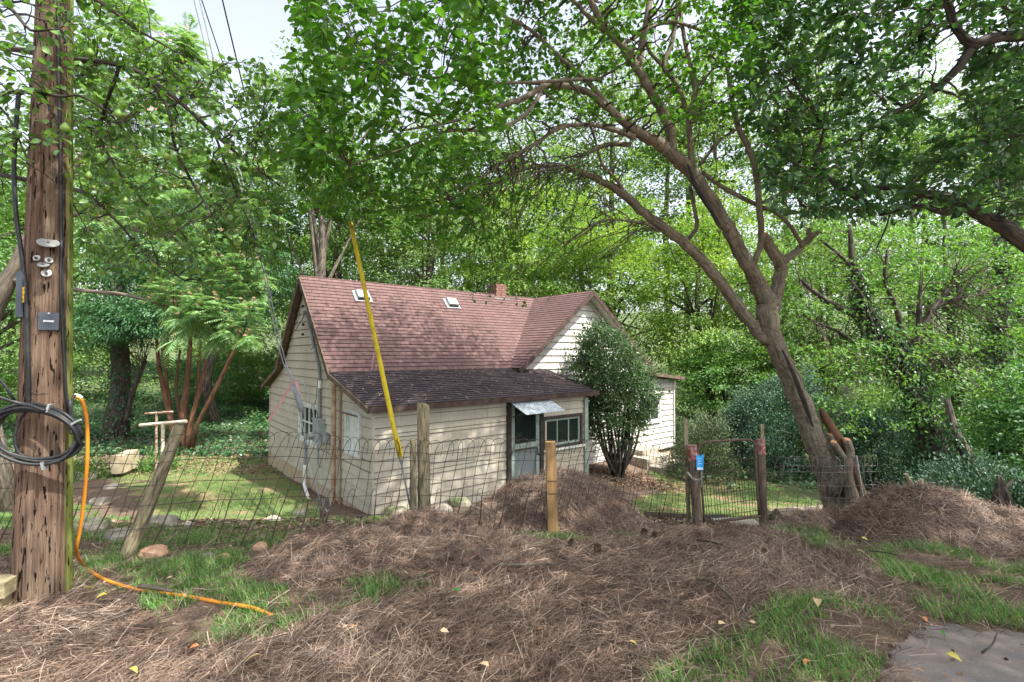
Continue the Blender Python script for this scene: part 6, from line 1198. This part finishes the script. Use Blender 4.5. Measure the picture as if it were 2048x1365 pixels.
pf = FP[g.random(n) < .35] + [0, 0, .10]; m_ = len(pf); k = np.repeat(np.arange(m_), 14); d = randu(len(k), g); d[:, 2] = np.abs(d[:, 2]) * .9; strips(fb, pf[k], nrm(d), randu(len(k), g), .045, .004, np.zeros((len(k), 3)), 1, g); MM.part(fb, 'blossom', M['pink_flower'])

# camellia
cb0 = np.array([3.0, 13.9, float(H(3.0, 13.9))]); CM = Thing('camellia_bush', cb0, 'glossy leaved bush with many bare stems standing before the front gable', 'bush')
mb = MB(); g = np.random.default_rng(21); tops = []
for k in range(26):
    u1 = g.uniform(1155, 1310); v1 = g.uniform(680, 800); Y1 = 13.9 + g.uniform(-.8, .8); b = cb0 + [g.normal(0, .07), g.normal(0, .07), -.1]; m1 = cb0 + [(u1 - 1228) / 970 * 13.9 * .35 + g.normal(0, .05), g.normal(0, .12), .75]; t = P(u1, v1, Y1); a = curve(np.array([[*b, .05], [*m1, .032], [*((m1 + t) / 2 + g.normal(0, .08, 3)), .02], [*t, .008]]), 4); mb.tube(a[:, :3], a[:, 3], 6); tops.append(a)
mb.tube([cb0 - [0, 0, .1], cb0 + [0, 0, .35], cb0 + [0, 0, .7]], [.16, .14, .12], 10, wob=.2); CM.part(mb, 'trunk', M['bark_dark'], smooth=True); mb = MB()
def inside(u, v): # outline of the bush in elevation, used only for its overall shape
    w = np.interp(v, [650, 680, 720, 760, 800, 840, 870, 900], [18, 55, 78, 92, 95, 90, 60, 25]); c = np.interp(v, [650, 700, 760, 900], [1190, 1212, 1228, 1236]); return np.abs(u - c) < w * (.78 + .16 * np.sin(v * .11) * np.sin(u * .07))
u_ = g.uniform(1120, 1340, 900); v_2 = g.uniform(650, 895, 900); k = inside(u_, v_2); u_, v_2 = u_[k], v_2[k]; low = (v_2 - 790) / 110; keep = g.random(len(u_)) > np.clip(low, 0, .7); u_, v_2 = u_[keep], v_2[keep]
cl = np.array([P(a, b, 13.9 + g.uniform(-1.15, 1.15) * (1 - .5 * abs(a - 1228) / 100)) for a, b in zip(u_, v_2)]); K = len(cl); kk = np.repeat(np.arange(K), 46); n = len(kk); off = g.normal(0, .5, (n, 3)) * [.24, .24, .2]; leaves(mb, cl[kk] + off, nrm(off + g.normal(0, .1, (n, 3)) + [0, 0, .02]), nrm(np.array([0, 0, 1.]) + g.normal(0, .5, (n, 3)) + off), 0.10 * g.uniform(.7, 1.2, n), .028, g, fine=False, rnd=g.random(n)); CM.part(mb, 'crown', M['leaf_cam'])

# shrubs behind the gate
def shrub(name, c, r, K, per, size, mat, label, seed, cr=.28, w=.28, cat='shrub', stems=14):
    g = np.random.default_rng(seed); c = np.array([c[0], c[1], float(H(c[0], c[1]))]); T_ = Thing(name, c, label, cat); q = randu(K, g); q[:, 2] = np.abs(q[:, 2]); q *= g.uniform(.82, 1.02, (K, 1)); q += .13 * fbm2(q[:, :1] * 3, q[:, 1:2] * 3 + q[:, 2:] * 4, 1.5, seed)
    cc = q * r + c; k = np.repeat(np.arange(K), per); n = len(k); nm = nrm(q * [1 / r[0], 1 / r[1], 1 / r[2]])[k]; off = g.normal(0, .5, (n, 3)) * cr; mb = MB(); leaves(mb, cc[k] + off, nrm(nm * .7 + g.normal(0, .5, (n, 3)) + [0, 0, .35]), nrm(nm + g.normal(0, .6, (n, 3))), size * g.uniform(.6, 1.3, n), size * w, g, fine=False, rnd=np.clip(g.random(K)[k] * .6 + g.random(n) * .4, 0, 1)); T_.part(mb, 'foliage', mat)
    mb = MB()
    for j_ in range(stems): e = cc[g.integers(K)] * .9 + c * .1; mb.tube([c + [g.normal(0, .2), g.normal(0, .2), -.05], (c + e) / 2 + g.normal(0, .1, 3), e], [.04, .025, .01], 5)
    T_.part(mb, 'stem', M['bark_dark']); return T_
shrub('clipped_shrub', (9.1, 16.4), (2.3, 1.8, 3.05), 900, 48, .085, M['leaf_jun'], 'large dense blue green shrub behind the gate and leaning trunk', 51)
shrub('clipped_shrub', (11.6, 15.6), (1.4, 1.3, 3.0), 480, 44, .085, M['leaf_jun'], 'dark blue green shrub just right of the leaning trunk', 52)
shrub('azalea_bush', (6.0, 15.3), (.95, .8, 1.8), 250, 40, .07, M['leaf_azal'], 'pale flecked bush between the house corner and the blue green shrub', 53)
shrub('azalea_bush', (8.9, 9.4), (1.0, .9, 1.0), 260, 40, .07, M['leaf_jun'], 'low dark shrub behind the fence right of the trunk', 54)
shrub('fern_clump', (-11.8, 13.4), (.5, .4, .45), 50, 30, .09, M['leaf_far'], 'pale green weed clump in the left yard beside the pole', 55, cat='weed', stems=4)
shrub('fern_clump', (-10.6, 14.6), (.4, .35, .35), 40, 30, .09, M['leaf_mid'], 'green weed clump behind the block wall', 56, cat='weed', stems=4)
shrub('fern_clump', (8.3, 6.9), (.5, .4, .3), 60, 26, .06, M['leaf_far'], 'leafy weeds at the right end of the large straw pile', 57, cat='weed', stems=3)
